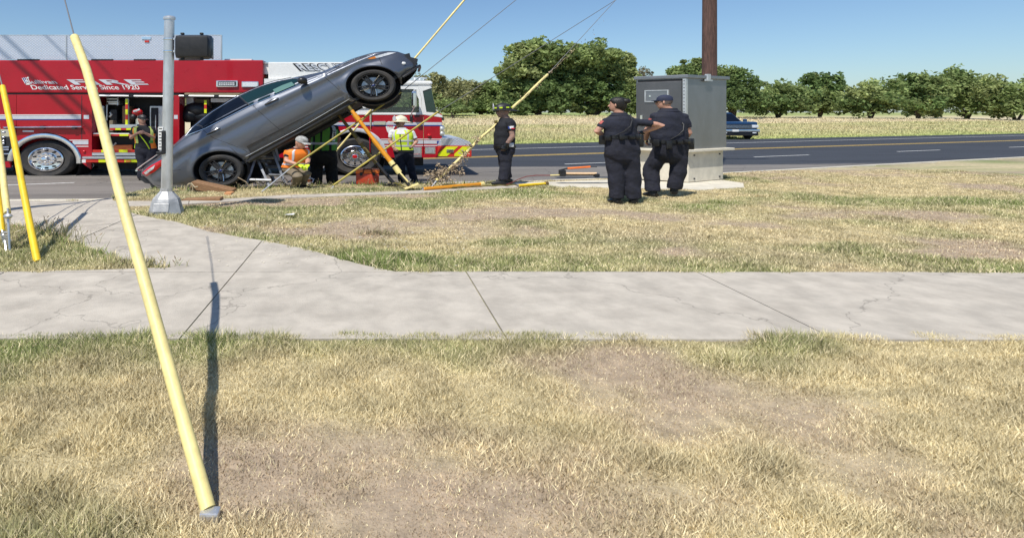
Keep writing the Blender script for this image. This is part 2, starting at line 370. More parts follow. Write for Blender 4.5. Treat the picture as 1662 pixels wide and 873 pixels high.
def road_mat():
    m = bpy.data.materials.new('road_asphalt'); m.use_nodes = True; t = m.node_tree; b = t.nodes['Principled BSDF']; L = t.links
    b.inputs['Roughness'].default_value = .88
    a = t.nodes.new('ShaderNodeVertexColor'); a.layer_name = 'Col'
    tc = t.nodes.new('ShaderNodeTexCoord')
    n = t.nodes.new('ShaderNodeTexNoise'); n.inputs['Scale'].default_value = 55; n.inputs['Detail'].default_value = 5; L.new(tc.outputs['Object'], n.inputs[0])
    mp = t.nodes.new('ShaderNodeMapping'); mp.inputs['Rotation'].default_value = (0, 0, -.30); mp.inputs['Scale'].default_value = (.15, 1.6, 1); L.new(tc.outputs['Object'], mp.inputs[0])
    n2 = t.nodes.new('ShaderNodeTexNoise'); n2.inputs['Scale'].default_value = 1.3; n2.inputs['Detail'].default_value = 5; L.new(mp.outputs[0], n2.inputs[0])
    ad = t.nodes.new('ShaderNodeMath'); ad.operation = 'MULTIPLY_ADD'; ad.inputs[1].default_value = .6; L.new(n.outputs[0], ad.inputs[0]); L.new(n2.outputs[0], ad.inputs[2])
    mr = t.nodes.new('ShaderNodeMapRange'); mr.inputs['From Min'].default_value = .55; mr.inputs['From Max'].default_value = 1.05; mr.inputs['To Min'].default_value = .68; mr.inputs['To Max'].default_value = 1.32; L.new(ad.outputs[0], mr.inputs[0])
    sc = t.nodes.new('ShaderNodeVectorMath'); sc.operation = 'SCALE'; L.new(a.outputs[0], sc.inputs[0]); L.new(mr.outputs[0], sc.inputs['Scale'])
    vo = t.nodes.new('ShaderNodeTexVoronoi'); vo.feature = 'DISTANCE_TO_EDGE'; vo.inputs['Scale'].default_value = .42
    nd = t.nodes.new('ShaderNodeTexNoise'); nd.inputs['Scale'].default_value = 2.2; L.new(tc.outputs['Object'], nd.inputs[0])
    va = t.nodes.new('ShaderNodeVectorMath'); va.operation = 'MULTIPLY_ADD'; va.inputs[1].default_value = (.5, .5, .5); L.new(nd.outputs[1], va.inputs[0]); L.new(tc.outputs['Object'], va.inputs[2]); L.new(va.outputs[0], vo.inputs[0])
    cr = t.nodes.new('ShaderNodeMapRange'); cr.inputs['From Min'].default_value = .0005; cr.inputs['From Max'].default_value = .005; cr.inputs['To Min'].default_value = .55; L.new(vo.outputs[0], cr.inputs[0])
    s2 = t.nodes.new('ShaderNodeVectorMath'); s2.operation = 'SCALE'; L.new(sc.outputs[0], s2.inputs[0]); L.new(cr.outputs[0], s2.inputs['Scale']); L.new(s2.outputs[0], b.inputs['Base Color'])
    bp = t.nodes.new('ShaderNodeBump'); bp.inputs['Strength'].default_value = .5; bp.inputs['Distance'].default_value = .008; L.new(n.outputs[0], bp.inputs['Height']); L.new(bp.outputs[0], b.inputs['Normal'])
    return m
m_road = road_mat()
def strip_sheet(name, xs, y0, y1, z, material, n=24, colfn=None):
    v = []; f = []
    for x in xs:
        a, b = float(y0(x)), float(y1(x))
        for k in range(n + 1): yy = a + (b - a) * k / n; v.append((x, yy, z(x, yy) if callable(z) else z))
    for i in range(len(xs) - 1):
        for k in range(n): a = i * (n + 1) + k; f.append((a, a + n + 1, a + n + 2, a + 1))
    me = bpy.data.meshes.new(name); me.from_pydata(v, [], f); me.materials.append(material); o = bpy.data.objects.new(name, me); COL.objects.link(o)
    if colfn: v = np.array(v); with_color(o, colfn(v[:, 0], v[:, 1]))
    return tag(o, kind='structure')
def roadcol(x, y):
    old = np.array([.175, .160, .145]); new = np.array([.036, .040, .050])
    e = 18.4 + .10 * x + .25 * (fbm(x, y, 2.5, 3) - .5)
    t = sstep(-.15, .15, y - e)[:, None]; return old * (1 - t) + new * t
rx = np.concatenate([np.linspace(-60, -14, 24), np.linspace(-13, 20, 90), np.linspace(21, 110, 40)])
strip_sheet('road', rx, lambda x: yk(x) + .11, lambda x: yfar(x), ROADZ, m_road, n=90, colfn=roadcol)
strip_sheet('yellow_centre_line', rx, lambda x: 21.25 + .355 * x, lambda x: 21.40 + .355 * x, ROADZ + .004, M['line_y'], n=1)
strip_sheet('yellow_centre_line', rx, lambda x: 21.62 + .355 * x, lambda x: 21.77 + .355 * x, ROADZ + .004, M['line_y'], n=1)
strip_sheet('white_lane_line', rx, lambda x: 25.7 + .36 * x, lambda x: 25.85 + .36 * x, ROADZ + .004, M['line_w'], n=1)
for i in range(12):
    x0 = -20 + i * 9.0
    strip_sheet('white_lane_line', np.linspace(x0, x0 + 3.2, 5), lambda x: 17.35 + .355 * x, lambda x: 17.47 + .355 * x, ROADZ + .004, M['line_w'], n=1)
# kerb: a real step, flush at the ramp
def kerb_mesh():
    kx = np.concatenate([np.linspace(-60, -13, 20), np.linspace(-12.5, 20, 120), np.linspace(21, 110, 40)]); v = []; f = []
    for x in kx:
        y = float(yk(x)); zt = float(edge_z(x)) + .012
        sec = [(y - .06, zt - .3), (y - .06, zt), (y + .09, zt - .004), (y + .115, zt - .03), (y + .125, ROADZ + .012), (y + .46, ROADZ + .004 + .003), (y + .46, ROADZ - .1)]
        v += [(x, a, b) for a, b in sec]
    for i in range(len(kx) - 1):
        for k in range(6): a = i * 7 + k; f.append((a, a + 7, a + 8, a + 1))
    return mk('kerb', v, f, M['slab'], origin=(0, 12, 0))
tag(kerb_mesh(), kind='structure')
path = bpy.data.objects.new('concrete_path', None); COL.objects.link(path); tag(path, kind='structure'); path['_o'] = (0, 0, 0)
cuts = [(x, 4.4, 1, 0) for x in np.arange(-12, 15, 2.15)] + [(0, 5.17, 0, 1), (-4.5, 9.1, .15, 1), (-3.3, 7.45, -.5, 1)]
for k, o in enumerate(drape('slab', PATH, M['concrete'], .016, path, cuts=cuts, thick=.06)): pass
stp = drape('narrow_concrete_strip', STRIP, M['concrete'], .016, None, cuts=[(-1.4, 10, 1, .2), (.6, 10.5, 1, .2), (-3, 9.2, 1, .3)], thick=.05)
sroot = bpy.data.objects.new('narrow_walk', None); COL.objects.link(sroot); tag(sroot, kind='structure')
for o in stp: o.name = 'slab'; o.parent = sroot
pad = drape('concrete_apron', PADP, M['slab'], .02, None, thick=.08)[0]; tag(pad, kind='structure')

# ---------------------------------------------------------------- grass blades
def blades(name, n, xr, yr, hfn, wd, colfn, maskfn, label, lean=.55, material=None, seed=1):
    r = np.random.default_rng(seed)
    x = r.uniform(xr[0], xr[1], n); y = yr[0] * (yr[1] / yr[0]) ** r.uniform(0, 1, n)
    k = maskfn(x, y); x = x[k]; y = y[k]; n = len(x)
    z = hgt(x, y); col, hh = colfn(x, y, r); h = hh * r.uniform(.5, 1.25, n)
    k = h > .003; x, y, z, col, h = x[k], y[k], z[k], col[k], h[k]; n = len(x)
    a = r.uniform(0, 2 * np.pi, n); ln = r.uniform(.1, 1, n) * lean * h; ta = r.uniform(0, 2 * np.pi, n)
    ww = wd * r.uniform(.6, 1.3, n) * (.6 + y / 12)
    v = np.zeros((n, 3, 3)); ca, sa = np.cos(a), np.sin(a)
    v[:, 0] = np.stack([x - ca * ww * W, y - sa * ww, z - .004], 1); v[:, 1] = np.stack([x + ca * ww * W, y + sa * ww, z - .004], 1)
    v[:, 2] = np.stack([x + np.cos(ta) * ln * W, y + np.sin(ta) * ln, z + h], 1)
    me = bpy.data.meshes.new(name); me.vertices.add(n * 3); me.vertices.foreach_set('co', v.ravel()); me.loops.add(n * 3)
    me.loops.foreach_set('vertex_index', np.arange(n * 3, dtype=np.int32)); me.polygons.add(n)
    me.polygons.foreach_set('loop_start', np.arange(0, n * 3, 3, dtype=np.int32)); me.polygons.foreach_set('loop_total', np.full(n, 3, dtype=np.int32)); me.update()
    me.materials.append(material); o = bpy.data.objects.new(name, me); COL.objects.link(o); with_color(o, np.repeat(col, 3, 0))
    return tag(o, label, 'grass', kind='stuff')
m_blade = mat('grass_blade', (.3, .3, .1), .8, attr='Col', spec=.15)
def lawn_mask(x, y):
    k = (y < yk(x) - .05) & (y > 5.08); jx = (vnoise(x, y, .09, 61) - .5) * .16; jy = (vnoise(x, y, .11, 62) - .5) * .13
    for p in PAVED: k &= ~inpoly(x + jx, y + jy, p)
    return k
def lawn_col(x, y, r):
    c, g, s = gcolor(x, y); n = len(x)
    c = c * r.uniform(.75, 1.35, (n, 1)); dry = r.uniform(0, 1, n) < .22; c[dry] = np.array([.82, .71, .45]) * r.uniform(.8, 1.15, (dry.sum(), 1))
    h = (.024 + .026 * g) * (1 - .65 * s) * (.35 + 1.5 * vnoise(x / W, y, .16, 77) * (.5 + vnoise(x / W, y, .9, 78)))
    c = c * (.78 + .44 * vnoise(x / W, y, .12, 79))[:, None]; thin = r.uniform(0, 1, n) < .55 * s; h[thin] = 0
    tuft = np.exp(-(((x - .1) / .2) ** 2 + ((y - 6.8) / .1) ** 2)); h = h + .06 * tuft
    return c, h
blades('lawn_grass', 1150000, (-9.5, 16), (5.12, 15.4), None, .0042, lawn_col, lawn_mask, 'short patchy straw and green grass of the lawn', lean=1.0, material=m_blade, seed=3)
def near_mask(x, y): return y < 3.66 + .10 * vnoise(x, y, .12, 63)
blades('foreground_grass', 560000, (-4.2, 6.5), (1.7, 3.78), None, .0030, lawn_col, near_mask, 'short patchy grass on the near side of the concrete path', lean=1.1, material=m_blade, seed=4)
def tall_col(x, y, r):
    n = len(x); c = np.where((r.uniform(0, 1, n) < .5)[:, None], np.array([.22, .29, .08]), np.array([.62, .52, .29])) * r.uniform(.8, 1.3, (n, 1))
    return c, np.full(n, .11) * (r.uniform(0, 1, n) ** 1.5 + .25)
EDGE = [gp(0, 362), gp(60, 370), gp(100, 385), gp(130, 400), gp(200, 425), gp(280, 436)]
def near_line(x, y, pts, d):
    b = np.full(x.shape, 9.)
    for (x0, y0), (x1, y1) in zip(pts[:-1], pts[1:]):
        t = np.clip(((x - x0) * (x1 - x0) + (y - y0) * (y1 - y0)) / ((x1 - x0) ** 2 + (y1 - y0) ** 2), 0, 1)
        b = np.minimum(b, np.hypot((x - x0 - t * (x1 - x0)) / W, y - y0 - t * (y1 - y0)))
    return b < d
VERGE = [(-4.3, 11.5), (-3, 11.6), (0, 12.2), (3.5, 12.7)]
blades('edge_grass', 60000, (-6, 4), (5.2, 12.6), None, .0045, tall_col, lambda x, y: lawn_mask(x, y) & (near_line(x, y, EDGE, .16) | near_line(x, y, VERGE, .22)), 'taller weedy grass along the path edge and the roadside verge', lean=.8, material=m_blade, seed=5)
def fmask(x, y): return (y > yfar(x) + .15) & (x > -20) & (x < 1100 / F * y)
def fcol(x, y, r):
    c = field_color(x, y) * r.uniform(.75, 1.3, (len(x), 1)); d = y - yfar(x)
    return c, (.08 + .20 * sstep(.5, 5, d)) * (.6 + .8 * vnoise(x, y, 3, 5))
blades('field_grass', 300000, (-8, 110), (30, 92), None, .018, fcol, fmask, 'tall dry straw coloured grass of the field beyond the road', lean=.5, material=m_blade, seed=9)

# ---------------------------------------------------------------- trees
m_leaf = mat('foliage', (.08, .12, .03), .75, attr='Col', spec=.12)
def add_translucency(m, k):
    t = m.node_tree; b = t.nodes['Principled BSDF']; tr = t.nodes.new('ShaderNodeBsdfTranslucent'); mx = t.nodes.new('ShaderNodeMixShader'); mx.inputs[0].default_value = k
    t.links.new(b.inputs['Base Color'].links[0].from_socket, tr.inputs[0]); t.links.new(b.outputs[0], mx.inputs[1]); t.links.new(tr.outputs[0], mx.inputs[2]); t.links.new(mx.outputs[0], t.nodes['Material Output'].inputs[0])
add_translucency(m_leaf, .42)
m_bark = mat('bark', (.10, .075, .055), .95, var=.3, bump=.5)
def tree(name, label, px, D, blobs, base, n=9000, leaf=.22, group='trees beyond the field', trunks=1, dens=1., seed=0, loose=0., kind='tree'):
    """blobs: (px, py, rx_px, ry_px) crown lobes as they lie round the trunk at distance D"""
    r = np.random.default_rng(seed + 100); x0 = (px - HX) * D / F; z0 = float(hgt(x0, D)) - .1
    rt = root(name, (x0, D, z0), label, kind, group)
    k = D / F; areas = np.array([b[2] * b[3] for b in blobs], float); areas /= areas.sum(); out = []; cols = []
    for b, a in zip(blobs, areas):
        bx, bz = (b[0] - HX) * k, EYE + (HY - b[1]) * k; rx, rz = b[2] * k, b[3] * k; ry = rx / W * 1.05; by = D + r.uniform(-.35, .35) * rx
        ns = max(5, int(26 * min(1, a * len(blobs))))                 # sub-clumps on every lobe
        m = int(n * a); ph = r.uniform(0, 2 * np.pi, ns); ct = r.uniform(-.75, 1, ns); stt = np.sqrt(1 - ct ** 2)
        cc = np.stack([stt * np.cos(ph), stt * np.sin(ph), ct], 1) * r.uniform(.62, .98, (ns, 1))
        cr = r.uniform(.16, .42, ns); ci = r.integers(0, ns, m)
        d = r.normal(size=(m, 3)); d /= np.linalg.norm(d, axis=1, keepdims=True)
        q = cc[ci] + d * (cr[ci] * r.uniform(.45, 1.12 + loose, m) ** .6)[:, None]
        fill = r.uniform(0, 1, m) < .18; q[fill] = d[fill] * (r.uniform(0, .8, fill.sum()) ** .4)[:, None]
        p = np.stack([bx + q[:, 0] * rx, by + q[:, 1] * ry, bz + q[:, 2] * rz], 1); out.append(p)
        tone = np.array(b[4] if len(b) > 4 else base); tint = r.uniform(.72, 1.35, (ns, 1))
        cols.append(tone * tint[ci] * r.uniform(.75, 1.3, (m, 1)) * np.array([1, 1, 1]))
    p = np.concatenate(out); c = np.concatenate(cols); keep = p[:, 2] > hgt(p[:, 0], p[:, 1]) + .02; p = p[keep]; c = c[keep]; m = len(p)
    u = r.normal(size=(m, 3)); u /= np.linalg.norm(u, axis=1, keepdims=True); t = r.normal(size=(m, 3)); t -= u * (u * t).sum(1)[:, None]; t /= np.linalg.norm(t, axis=1, keepdims=True)
    s = leaf * r.uniform(.6, 1.35, (m, 1)); sc = np.array([W, 1, 1])
    v = np.stack([p - u * s * sc, p - t * s * .5 * sc, p + u * s * sc, p + t * s * .5 * sc], 1).reshape(-1, 3) - np.array(rt.location)
    me = bpy.data.meshes.new('crown'); me.vertices.add(m * 4); me.vertices.foreach_set('co', v.ravel()); me.loops.add(m * 4); me.loops.foreach_set('vertex_index', np.arange(m * 4, dtype=np.int32))
    me.polygons.add(m); me.polygons.foreach_set('loop_start', np.arange(0, m * 4, 4, dtype=np.int32)); me.polygons.foreach_set('loop_total', np.full(m, 4, dtype=np.int32)); me.update()
    me.materials.append(m_leaf); o = bpy.data.objects.new('crown', me); COL.objects.link(o); o.parent = rt; with_color(o, np.repeat(c, 4, 0))
    mb = MB()
    for i in range(trunks):
        bx = x0 + r.uniform(-.5, .5) * (trunks > 1) * 2
        for b in blobs[:5]:
            tip = Vector(((b[0] - HX) * k, D, EYE + (HY - b[1]) * k)); s0 = Vector((bx, D, z0)); mid = s0.lerp(tip, .45) + Vector((r.uniform(-.3, .3), r.uniform(-.3, .3), .4))
            mb.tube([s0, mid, tip], [.035 * (tip.z - z0 + 2), .02 * (tip.z - z0 + 2), .03], n=7)
    B('trunk', mb, m_bark, rt, smooth=True)
    return rt
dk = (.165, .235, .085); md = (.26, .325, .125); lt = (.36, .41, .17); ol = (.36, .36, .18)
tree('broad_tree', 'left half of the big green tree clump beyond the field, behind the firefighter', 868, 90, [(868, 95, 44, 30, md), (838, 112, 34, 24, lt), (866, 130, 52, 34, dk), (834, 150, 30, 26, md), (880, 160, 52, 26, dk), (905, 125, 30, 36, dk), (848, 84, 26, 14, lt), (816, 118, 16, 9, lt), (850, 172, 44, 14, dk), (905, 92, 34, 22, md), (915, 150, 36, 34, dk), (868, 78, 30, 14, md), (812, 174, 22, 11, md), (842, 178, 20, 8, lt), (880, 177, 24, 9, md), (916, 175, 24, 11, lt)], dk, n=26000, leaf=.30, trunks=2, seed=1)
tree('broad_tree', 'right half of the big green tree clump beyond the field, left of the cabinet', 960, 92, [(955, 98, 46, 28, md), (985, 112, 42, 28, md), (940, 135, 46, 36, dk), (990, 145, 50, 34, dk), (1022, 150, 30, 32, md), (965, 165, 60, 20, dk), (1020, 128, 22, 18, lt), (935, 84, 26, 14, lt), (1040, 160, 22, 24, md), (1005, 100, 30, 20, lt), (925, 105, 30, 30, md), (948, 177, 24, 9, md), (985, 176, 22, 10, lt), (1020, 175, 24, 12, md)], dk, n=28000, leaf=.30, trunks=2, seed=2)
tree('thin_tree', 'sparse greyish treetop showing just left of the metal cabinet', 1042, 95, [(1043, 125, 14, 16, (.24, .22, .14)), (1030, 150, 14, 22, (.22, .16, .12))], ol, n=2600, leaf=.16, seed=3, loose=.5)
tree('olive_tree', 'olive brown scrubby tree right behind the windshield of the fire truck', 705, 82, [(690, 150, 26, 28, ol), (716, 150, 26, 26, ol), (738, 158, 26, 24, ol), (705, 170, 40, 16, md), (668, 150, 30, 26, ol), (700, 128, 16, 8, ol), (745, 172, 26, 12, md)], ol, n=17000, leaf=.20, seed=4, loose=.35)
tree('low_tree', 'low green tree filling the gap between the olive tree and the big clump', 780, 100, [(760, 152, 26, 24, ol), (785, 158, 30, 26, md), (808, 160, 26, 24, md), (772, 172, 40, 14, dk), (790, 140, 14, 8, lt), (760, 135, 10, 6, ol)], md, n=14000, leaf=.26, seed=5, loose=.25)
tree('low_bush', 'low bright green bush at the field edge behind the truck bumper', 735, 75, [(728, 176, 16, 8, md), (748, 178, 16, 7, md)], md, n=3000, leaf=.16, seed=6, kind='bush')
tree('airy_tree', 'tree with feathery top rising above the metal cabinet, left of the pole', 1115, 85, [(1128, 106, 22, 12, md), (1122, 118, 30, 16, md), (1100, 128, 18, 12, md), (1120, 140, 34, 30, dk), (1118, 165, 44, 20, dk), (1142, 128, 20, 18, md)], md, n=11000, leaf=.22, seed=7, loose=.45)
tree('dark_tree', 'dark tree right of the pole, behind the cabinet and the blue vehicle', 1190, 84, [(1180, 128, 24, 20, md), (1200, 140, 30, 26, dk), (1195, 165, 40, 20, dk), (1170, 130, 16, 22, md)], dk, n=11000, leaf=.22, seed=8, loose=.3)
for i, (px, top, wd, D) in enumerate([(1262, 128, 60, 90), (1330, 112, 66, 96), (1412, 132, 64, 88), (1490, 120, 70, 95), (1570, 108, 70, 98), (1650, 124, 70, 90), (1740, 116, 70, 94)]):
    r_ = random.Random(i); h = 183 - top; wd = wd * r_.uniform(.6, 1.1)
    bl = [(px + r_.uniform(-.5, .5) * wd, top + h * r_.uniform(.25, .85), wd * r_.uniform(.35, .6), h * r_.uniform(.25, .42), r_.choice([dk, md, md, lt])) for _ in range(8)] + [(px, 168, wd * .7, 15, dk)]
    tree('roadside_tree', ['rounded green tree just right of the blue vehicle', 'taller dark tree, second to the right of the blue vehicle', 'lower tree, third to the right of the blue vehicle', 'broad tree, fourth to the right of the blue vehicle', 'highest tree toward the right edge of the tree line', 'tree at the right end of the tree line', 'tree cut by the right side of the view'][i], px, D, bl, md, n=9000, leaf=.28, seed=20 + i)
for i, px in enumerate([-60, 60, 180, 300, 420, 540]):
    r_ = random.Random(50 + i); bl = [(px + r_.uniform(-50, 50), 160 + r_.uniform(-14, 8), r_.uniform(25, 45), r_.uniform(14, 20), r_.choice([dk, md, ol])) for _ in range(6)]
    tree('hidden_tree', 'low tree of the line wholly behind the fire truck, ' + ['leftmost', 'second from the left', 'third from the left', 'third from the right', 'second from the right', 'rightmost'][i], px, 100, bl, md, n=2500, leaf=.4, group='low trees behind the fire truck', seed=40 + i)

# ---------------------------------------------------------------- fire truck
TD = 16.2; TK = TD / F; TB0 = ROADZ
def tx(px): return (px - HX) * TK
def tz(py): return EYE + (HY - py) * TK
truck = root('fire_truck', (tx(330), TD + 1.25, TB0), 'long red and white fire truck with open equipment bays parked behind the lifted car', 'fire truck')
def tb(name, x0, y0, x1, y1, d0, d1, m, parent=truck, bev=0.):
    mb = MB(); a = (tx(x0), TD + d0, tz(y1)); b = (tx(x1), TD + d1, tz(y0))
    if bev: mb.bevbox([(a[i] + b[i]) / 2 for i in range(3)], [abs(b[i] - a[i]) for i in range(3)], bev)
    else: mb.span(a, b)
    return B(name, mb, m, parent)
def tpoly(name, pts, d0, d1, m, parent=truck): return B(name, MB().prism([(tx(a), tz(b)) for a, b in pts], TD + d0, TD + d1), m, parent)
def arch_poly(x0, x1, ytop, ybot, cx, cy, rx, ry, n=20):     # panel with a wheel arch bitten out of its lower edge
    pts = [(x0, ytop), (x1, ytop), (x1, ybot)]
    for k in range(n + 1):
        t = math.pi * k / n; a = cx + rx * math.cos(t); b = cy - ry * math.sin(t)
        if x0 < a < x1 and b < ybot: pts.append((a, b))
    pts.append((x0, ybot)); return pts
# rear body
tb('upper_body', -95, 98, 427, 151, 0, 2.5, M['red'], bev=.03)
tb('body_core', -95, 150, 147, 246, .35, 2.5, M['red'])
tb('body_top_seam', -95, 151, 292, 154, .03, .4, M['dark'])
tb('tailboard', -98, 250, -20, 262, .0, 2.4, M['alu'])
for k, (a, b) in enumerate(((-90, 104.5), (107, 357.5))):
    g = tb('tread_panel', a, 57.5, b, 96.5, .05, .09, M['alu'])
m_tread = mat('tread_plate', (.66, .68, .72), .42, metal=.55, var=.05, scale=3)
nt_ = m_tread.node_tree; wv = nt_.nodes.new('ShaderNodeTexChecker'); wv.inputs['Scale'].default_value = 30
tcn = nt_.nodes.new('ShaderNodeTexCoord'); mpn = nt_.nodes.new('ShaderNodeMapping'); mpn.inputs['Scale'].default_value = (.7, 0.001, .9); nt_.links.new(tcn.outputs['Object'], mpn.inputs[0]); nt_.links.new(mpn.outputs[0], wv.inputs[0])
bpn = nt_.nodes.new('ShaderNodeBump'); bpn.inputs['Strength'].default_value = .8; bpn.inputs['Distance'].default_value = .006; nt_.links.new(wv.outputs[1], bpn.inputs['Height']); wv.inputs[1].default_value = (.70, .74, .82, 1); wv.inputs[2].default_value = (.58, .62, .70, 1); nt_.links.new(wv.outputs[0], nt_.nodes['Principled BSDF'].inputs['Base Color']); nt_.links.new(bpn.outputs[0], nt_.nodes['Principled BSDF'].inputs['Normal'])
for o in truck.children:
    if o.name.startswith('tread_panel'): o.data.materials[0] = m_tread
mb = MB()
for a in (105.3, 357.5): mb.span((tx(a), TD + .03, tz(97)), (tx(a + 1.6), TD + .12, tz(56.8)))
mb.span((tx(-90), TD + .045, tz(57.6)), (tx(358), TD + .1, tz(56.6))); B('panel_frame', mb, M['galv'], truck)
B('tank_lid', MB().span((tx(360), TD + .3, tz(98)), (tx(405), TD + 1.9, tz(94.5))).span((tx(385), TD + .5, tz(96)), (tx(412), TD + 1.6, tz(96.6))), M['white'], truck)
for a in (28, 148, 217, 290): tb('roof_vent_gap', a, 96.4, a + 35, 98.4, -.004, .05, M['dark'])
tb('wall_badge', 229, 60, 244, 64, .03, .05, M['chrome']); tb('wall_badge', 234, 66, 241, 69, .03, .05, M['chevr'])
# lower rear body with wheel arch
tpoly('side_panel', arch_poly(27, 147.5, 154, 275, 73, 262, 56, 42), .0, .06, M['red'])
tpoly('side_panel', [(-95, 154), (26.4, 154), (26.4, 262), (17, 262), (17, 272), (-95, 272)], .0, .06, M['red'])
tb('body_pillar', 281, 155, 291, 262, .0, .5, M['red'])
tb('bay_divider', 146.5, 155, 149, 262, .0, .9, M['red'])
mb = MB()
tpoly('panel_joint', [(132.2, 156), (133.2, 156), (133.2, 236), (132.2, 236)], -.004, .002, M['dark'])
tb('reflective_stripe', -95, 188, 131.5, 193.6, -.006, .01, M['stripe']); tb('reflective_stripe', -95, 186.2, 131.5, 187.4, -.006, .01, M['white']); tb('reflective_stripe', 136, 187, 144.5, 193.4, -.006, .01, M['stripe'])
tb('reflective_stripe', 282.5, 187, 288.5, 193.4, -.006, .01, M['stripe'])
tb('thin_line', -95, 193.8, 131.5, 195.2, -.005, .01, M['blue'])
for (a, b) in ((27, 31.5), (118, 143.5)): tb('reflective_stripe', a, 229, b + (6 if a == 118 else 0) * 0, 234.8, -.006, .01, M['stripe'])
for y in (227.2, 237.2): tb('thin_line', 112 if y < 230 else 123, y, 143.5, y + 1.3, -.006, .01, M['white'])
mb = MB(); mb.tube([(tx(9), TD - .09, tz(207)), (tx(135), TD - .09, tz(206))], .022, n=8); B('grab_rail', mb, M['chrome'], truck, smooth=True)
mb = MB()
for a in (24, 71, 122): mb.span((tx(a - 3), TD - .10, tz(209.5)), (tx(a + 3), TD + .01, tz(204.5)))
mb.span((tx(8), TD - .05, tz(209.3)), (tx(135), TD + .01, tz(208.2))); B('rail_bracket', mb, M['black'], truck)
mb = MB(); ar = []
for k in range(25): t = math.pi * (k / 24) - .05; ar.append((tx(73 + 56 * math.cos(t)), TD - .03, tz(263 - 43 * math.sin(t))))
mb.tube(ar, .05, n=8, squash=1.6); B('fender_trim', mb, M['chrome'], truck, smooth=True)
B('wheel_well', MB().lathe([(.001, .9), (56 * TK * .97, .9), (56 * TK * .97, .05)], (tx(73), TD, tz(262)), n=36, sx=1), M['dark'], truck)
tb('fuel_plate', 1, 210, 24, 222, -.01, .02, M['chrome']); tb('pump_panel', -30, 213, 26, 262, -.005, .05, M['dark'])
mb = MB()
for z in (215, 223, 229, 233): B('pump_gauge', MB().ell((tx(6.5), TD - .03, tz(z)), (.05, .03, .035)), M['chrome'], truck, smooth=True)
for z in (239, 243, 250): B('pump_pipe', MB().tube([(tx(2), TD - .03, tz(z)), (tx(16), TD - .03, tz(z))], .025), M['chrome'], truck, smooth=True)
tb('marker_light', 37, 212, 55, 214.5, -.01, .02, M['stripe']); B('marker_light', MB().ell((tx(137), TD - .01, tz(246)), (.045, .03, .035)), M['redlens'], truck, smooth=True)
# lettering
B('lettering', text_mb('FIRE', tx(122), tx(242), tz(138), tz(129.4), TD - .002, shear=-1.6, bold=.028, thick=.008, letter=1.12), M['stripe'], truck)
B('lettering', text_mb('Dedicated Service Since 1920', tx(53), tx(228), tz(145.8), tz(138.3), TD - .002, shear=-.55, bold=.008, thick=.008), M['white'], truck)
B('lettering', text_mb('Sullivan', tx(47), tx(94), tz(136.4), tz(130.2), TD - .002, shear=-1.1, bold=.012, thick=.008), M['stripe'], truck)
em = MB(); em.prism([(tx(36), tz(127.5)), (tx(40), tz(125.8)), (tx(45), tz(133)), (tx(41), tz(135.5))], TD - .008, TD + .001)
e1 = B('emblem', em, M['blue'], truck)
mb = MB()
for k in range(4): mb.prism([(tx(35.5 + k * 3), tz(127.2 - k * .6)), (tx(36.4 + k * 3), tz(127.0 - k * .6)), (tx(42 + k * 2.6), tz(136)), (tx(41 + k * 2.6), tz(136.3))], TD - .012, TD - .008)
mb.ell((tx(45.5), TD - .008, tz(127)), (.035, .01, .03)); mb.prism([(tx(42), tz(138)), (tx(48), tz(138)), (tx(50), tz(136)), (tx(44), tz(135.6))], TD - .01, TD); B('emblem_stripe', mb, M['white'], e1)
# scene lights on the upper body
fl = tb('scene_light', 351.5, 131.2, 386.5, 141.8, -.05, .01, M['chrome'], bev=.02); tb('lamp_lens', 354.5, 133, 383.5, 140, -.06, -.04, M['black'], fl)
mb = MB()
for r_ in range(2):
    for c_ in range(9): mb.span((tx(356 + c_ * 2.9), TD - .072, tz(139 - r_ * 2.6)), (tx(358.2 + c_ * 2.9), TD - .06, tz(137.2 - r_ * 2.6)))
B('lamp_cell', mb, M['clear'], fl)
f2 = tb('scene_light', 392.5, 132.5, 420, 142.5, -.04, .01, M['chrome'], bev=.03); tb('lamp_lens', 394.5, 134, 418, 141, -.05, -.03, M['clear'], f2)
# open bays
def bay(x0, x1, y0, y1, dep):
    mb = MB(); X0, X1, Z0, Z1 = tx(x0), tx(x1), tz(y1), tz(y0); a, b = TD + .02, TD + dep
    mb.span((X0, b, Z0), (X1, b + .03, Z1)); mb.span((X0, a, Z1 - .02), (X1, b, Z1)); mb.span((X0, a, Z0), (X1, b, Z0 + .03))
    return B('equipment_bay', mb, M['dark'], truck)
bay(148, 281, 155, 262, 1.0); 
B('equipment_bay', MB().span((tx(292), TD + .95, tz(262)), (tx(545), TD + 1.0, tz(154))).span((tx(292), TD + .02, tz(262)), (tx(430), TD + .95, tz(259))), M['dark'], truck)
mb = MB(); mb.tube([(tx(150), TD - .02, tz(155.6)), (tx(281), TD - .02, tz(157))], .03, n=8); mb.tube([(tx(291), TD - .02, tz(156)), (tx(400), TD - .02, tz(157))], .03, n=8); B('shutter_bar', mb, M['alu'], truck, smooth=True)
for a in (214, 303, 352): tb('shutter_latch', a - 4, 154, a + 4, 158.5, -.05, 0, M['black'])
def chevrons(name, x0, x1, y0, y1, d, n, vertical=False, parent=truck, sl=.0, first=0):
    for k in range(n):
        a = x0 + (x1 - x0) * k / n; b = x0 + (x1 - x0) * (k + 1) / n; mm = M['chevy'] if (k + first) % 2 == 0 else M['chevr']
        if vertical:
            a = y0 + (y1 - y0) * k / n; b = y0 + (y1 - y0) * (k + 1) / n; tb(name, x0, a, x1, b, d, d + .02, mm, parent)
        else: tb(name, a, y0, b, y1, d, d + .02, mm, parent)
chevrons('reflective_tape', 202.2, 206, 161, 203, .05, 5, True); chevrons('reflective_tape', 330.5, 334.5, 163, 184, .05, 3, True)
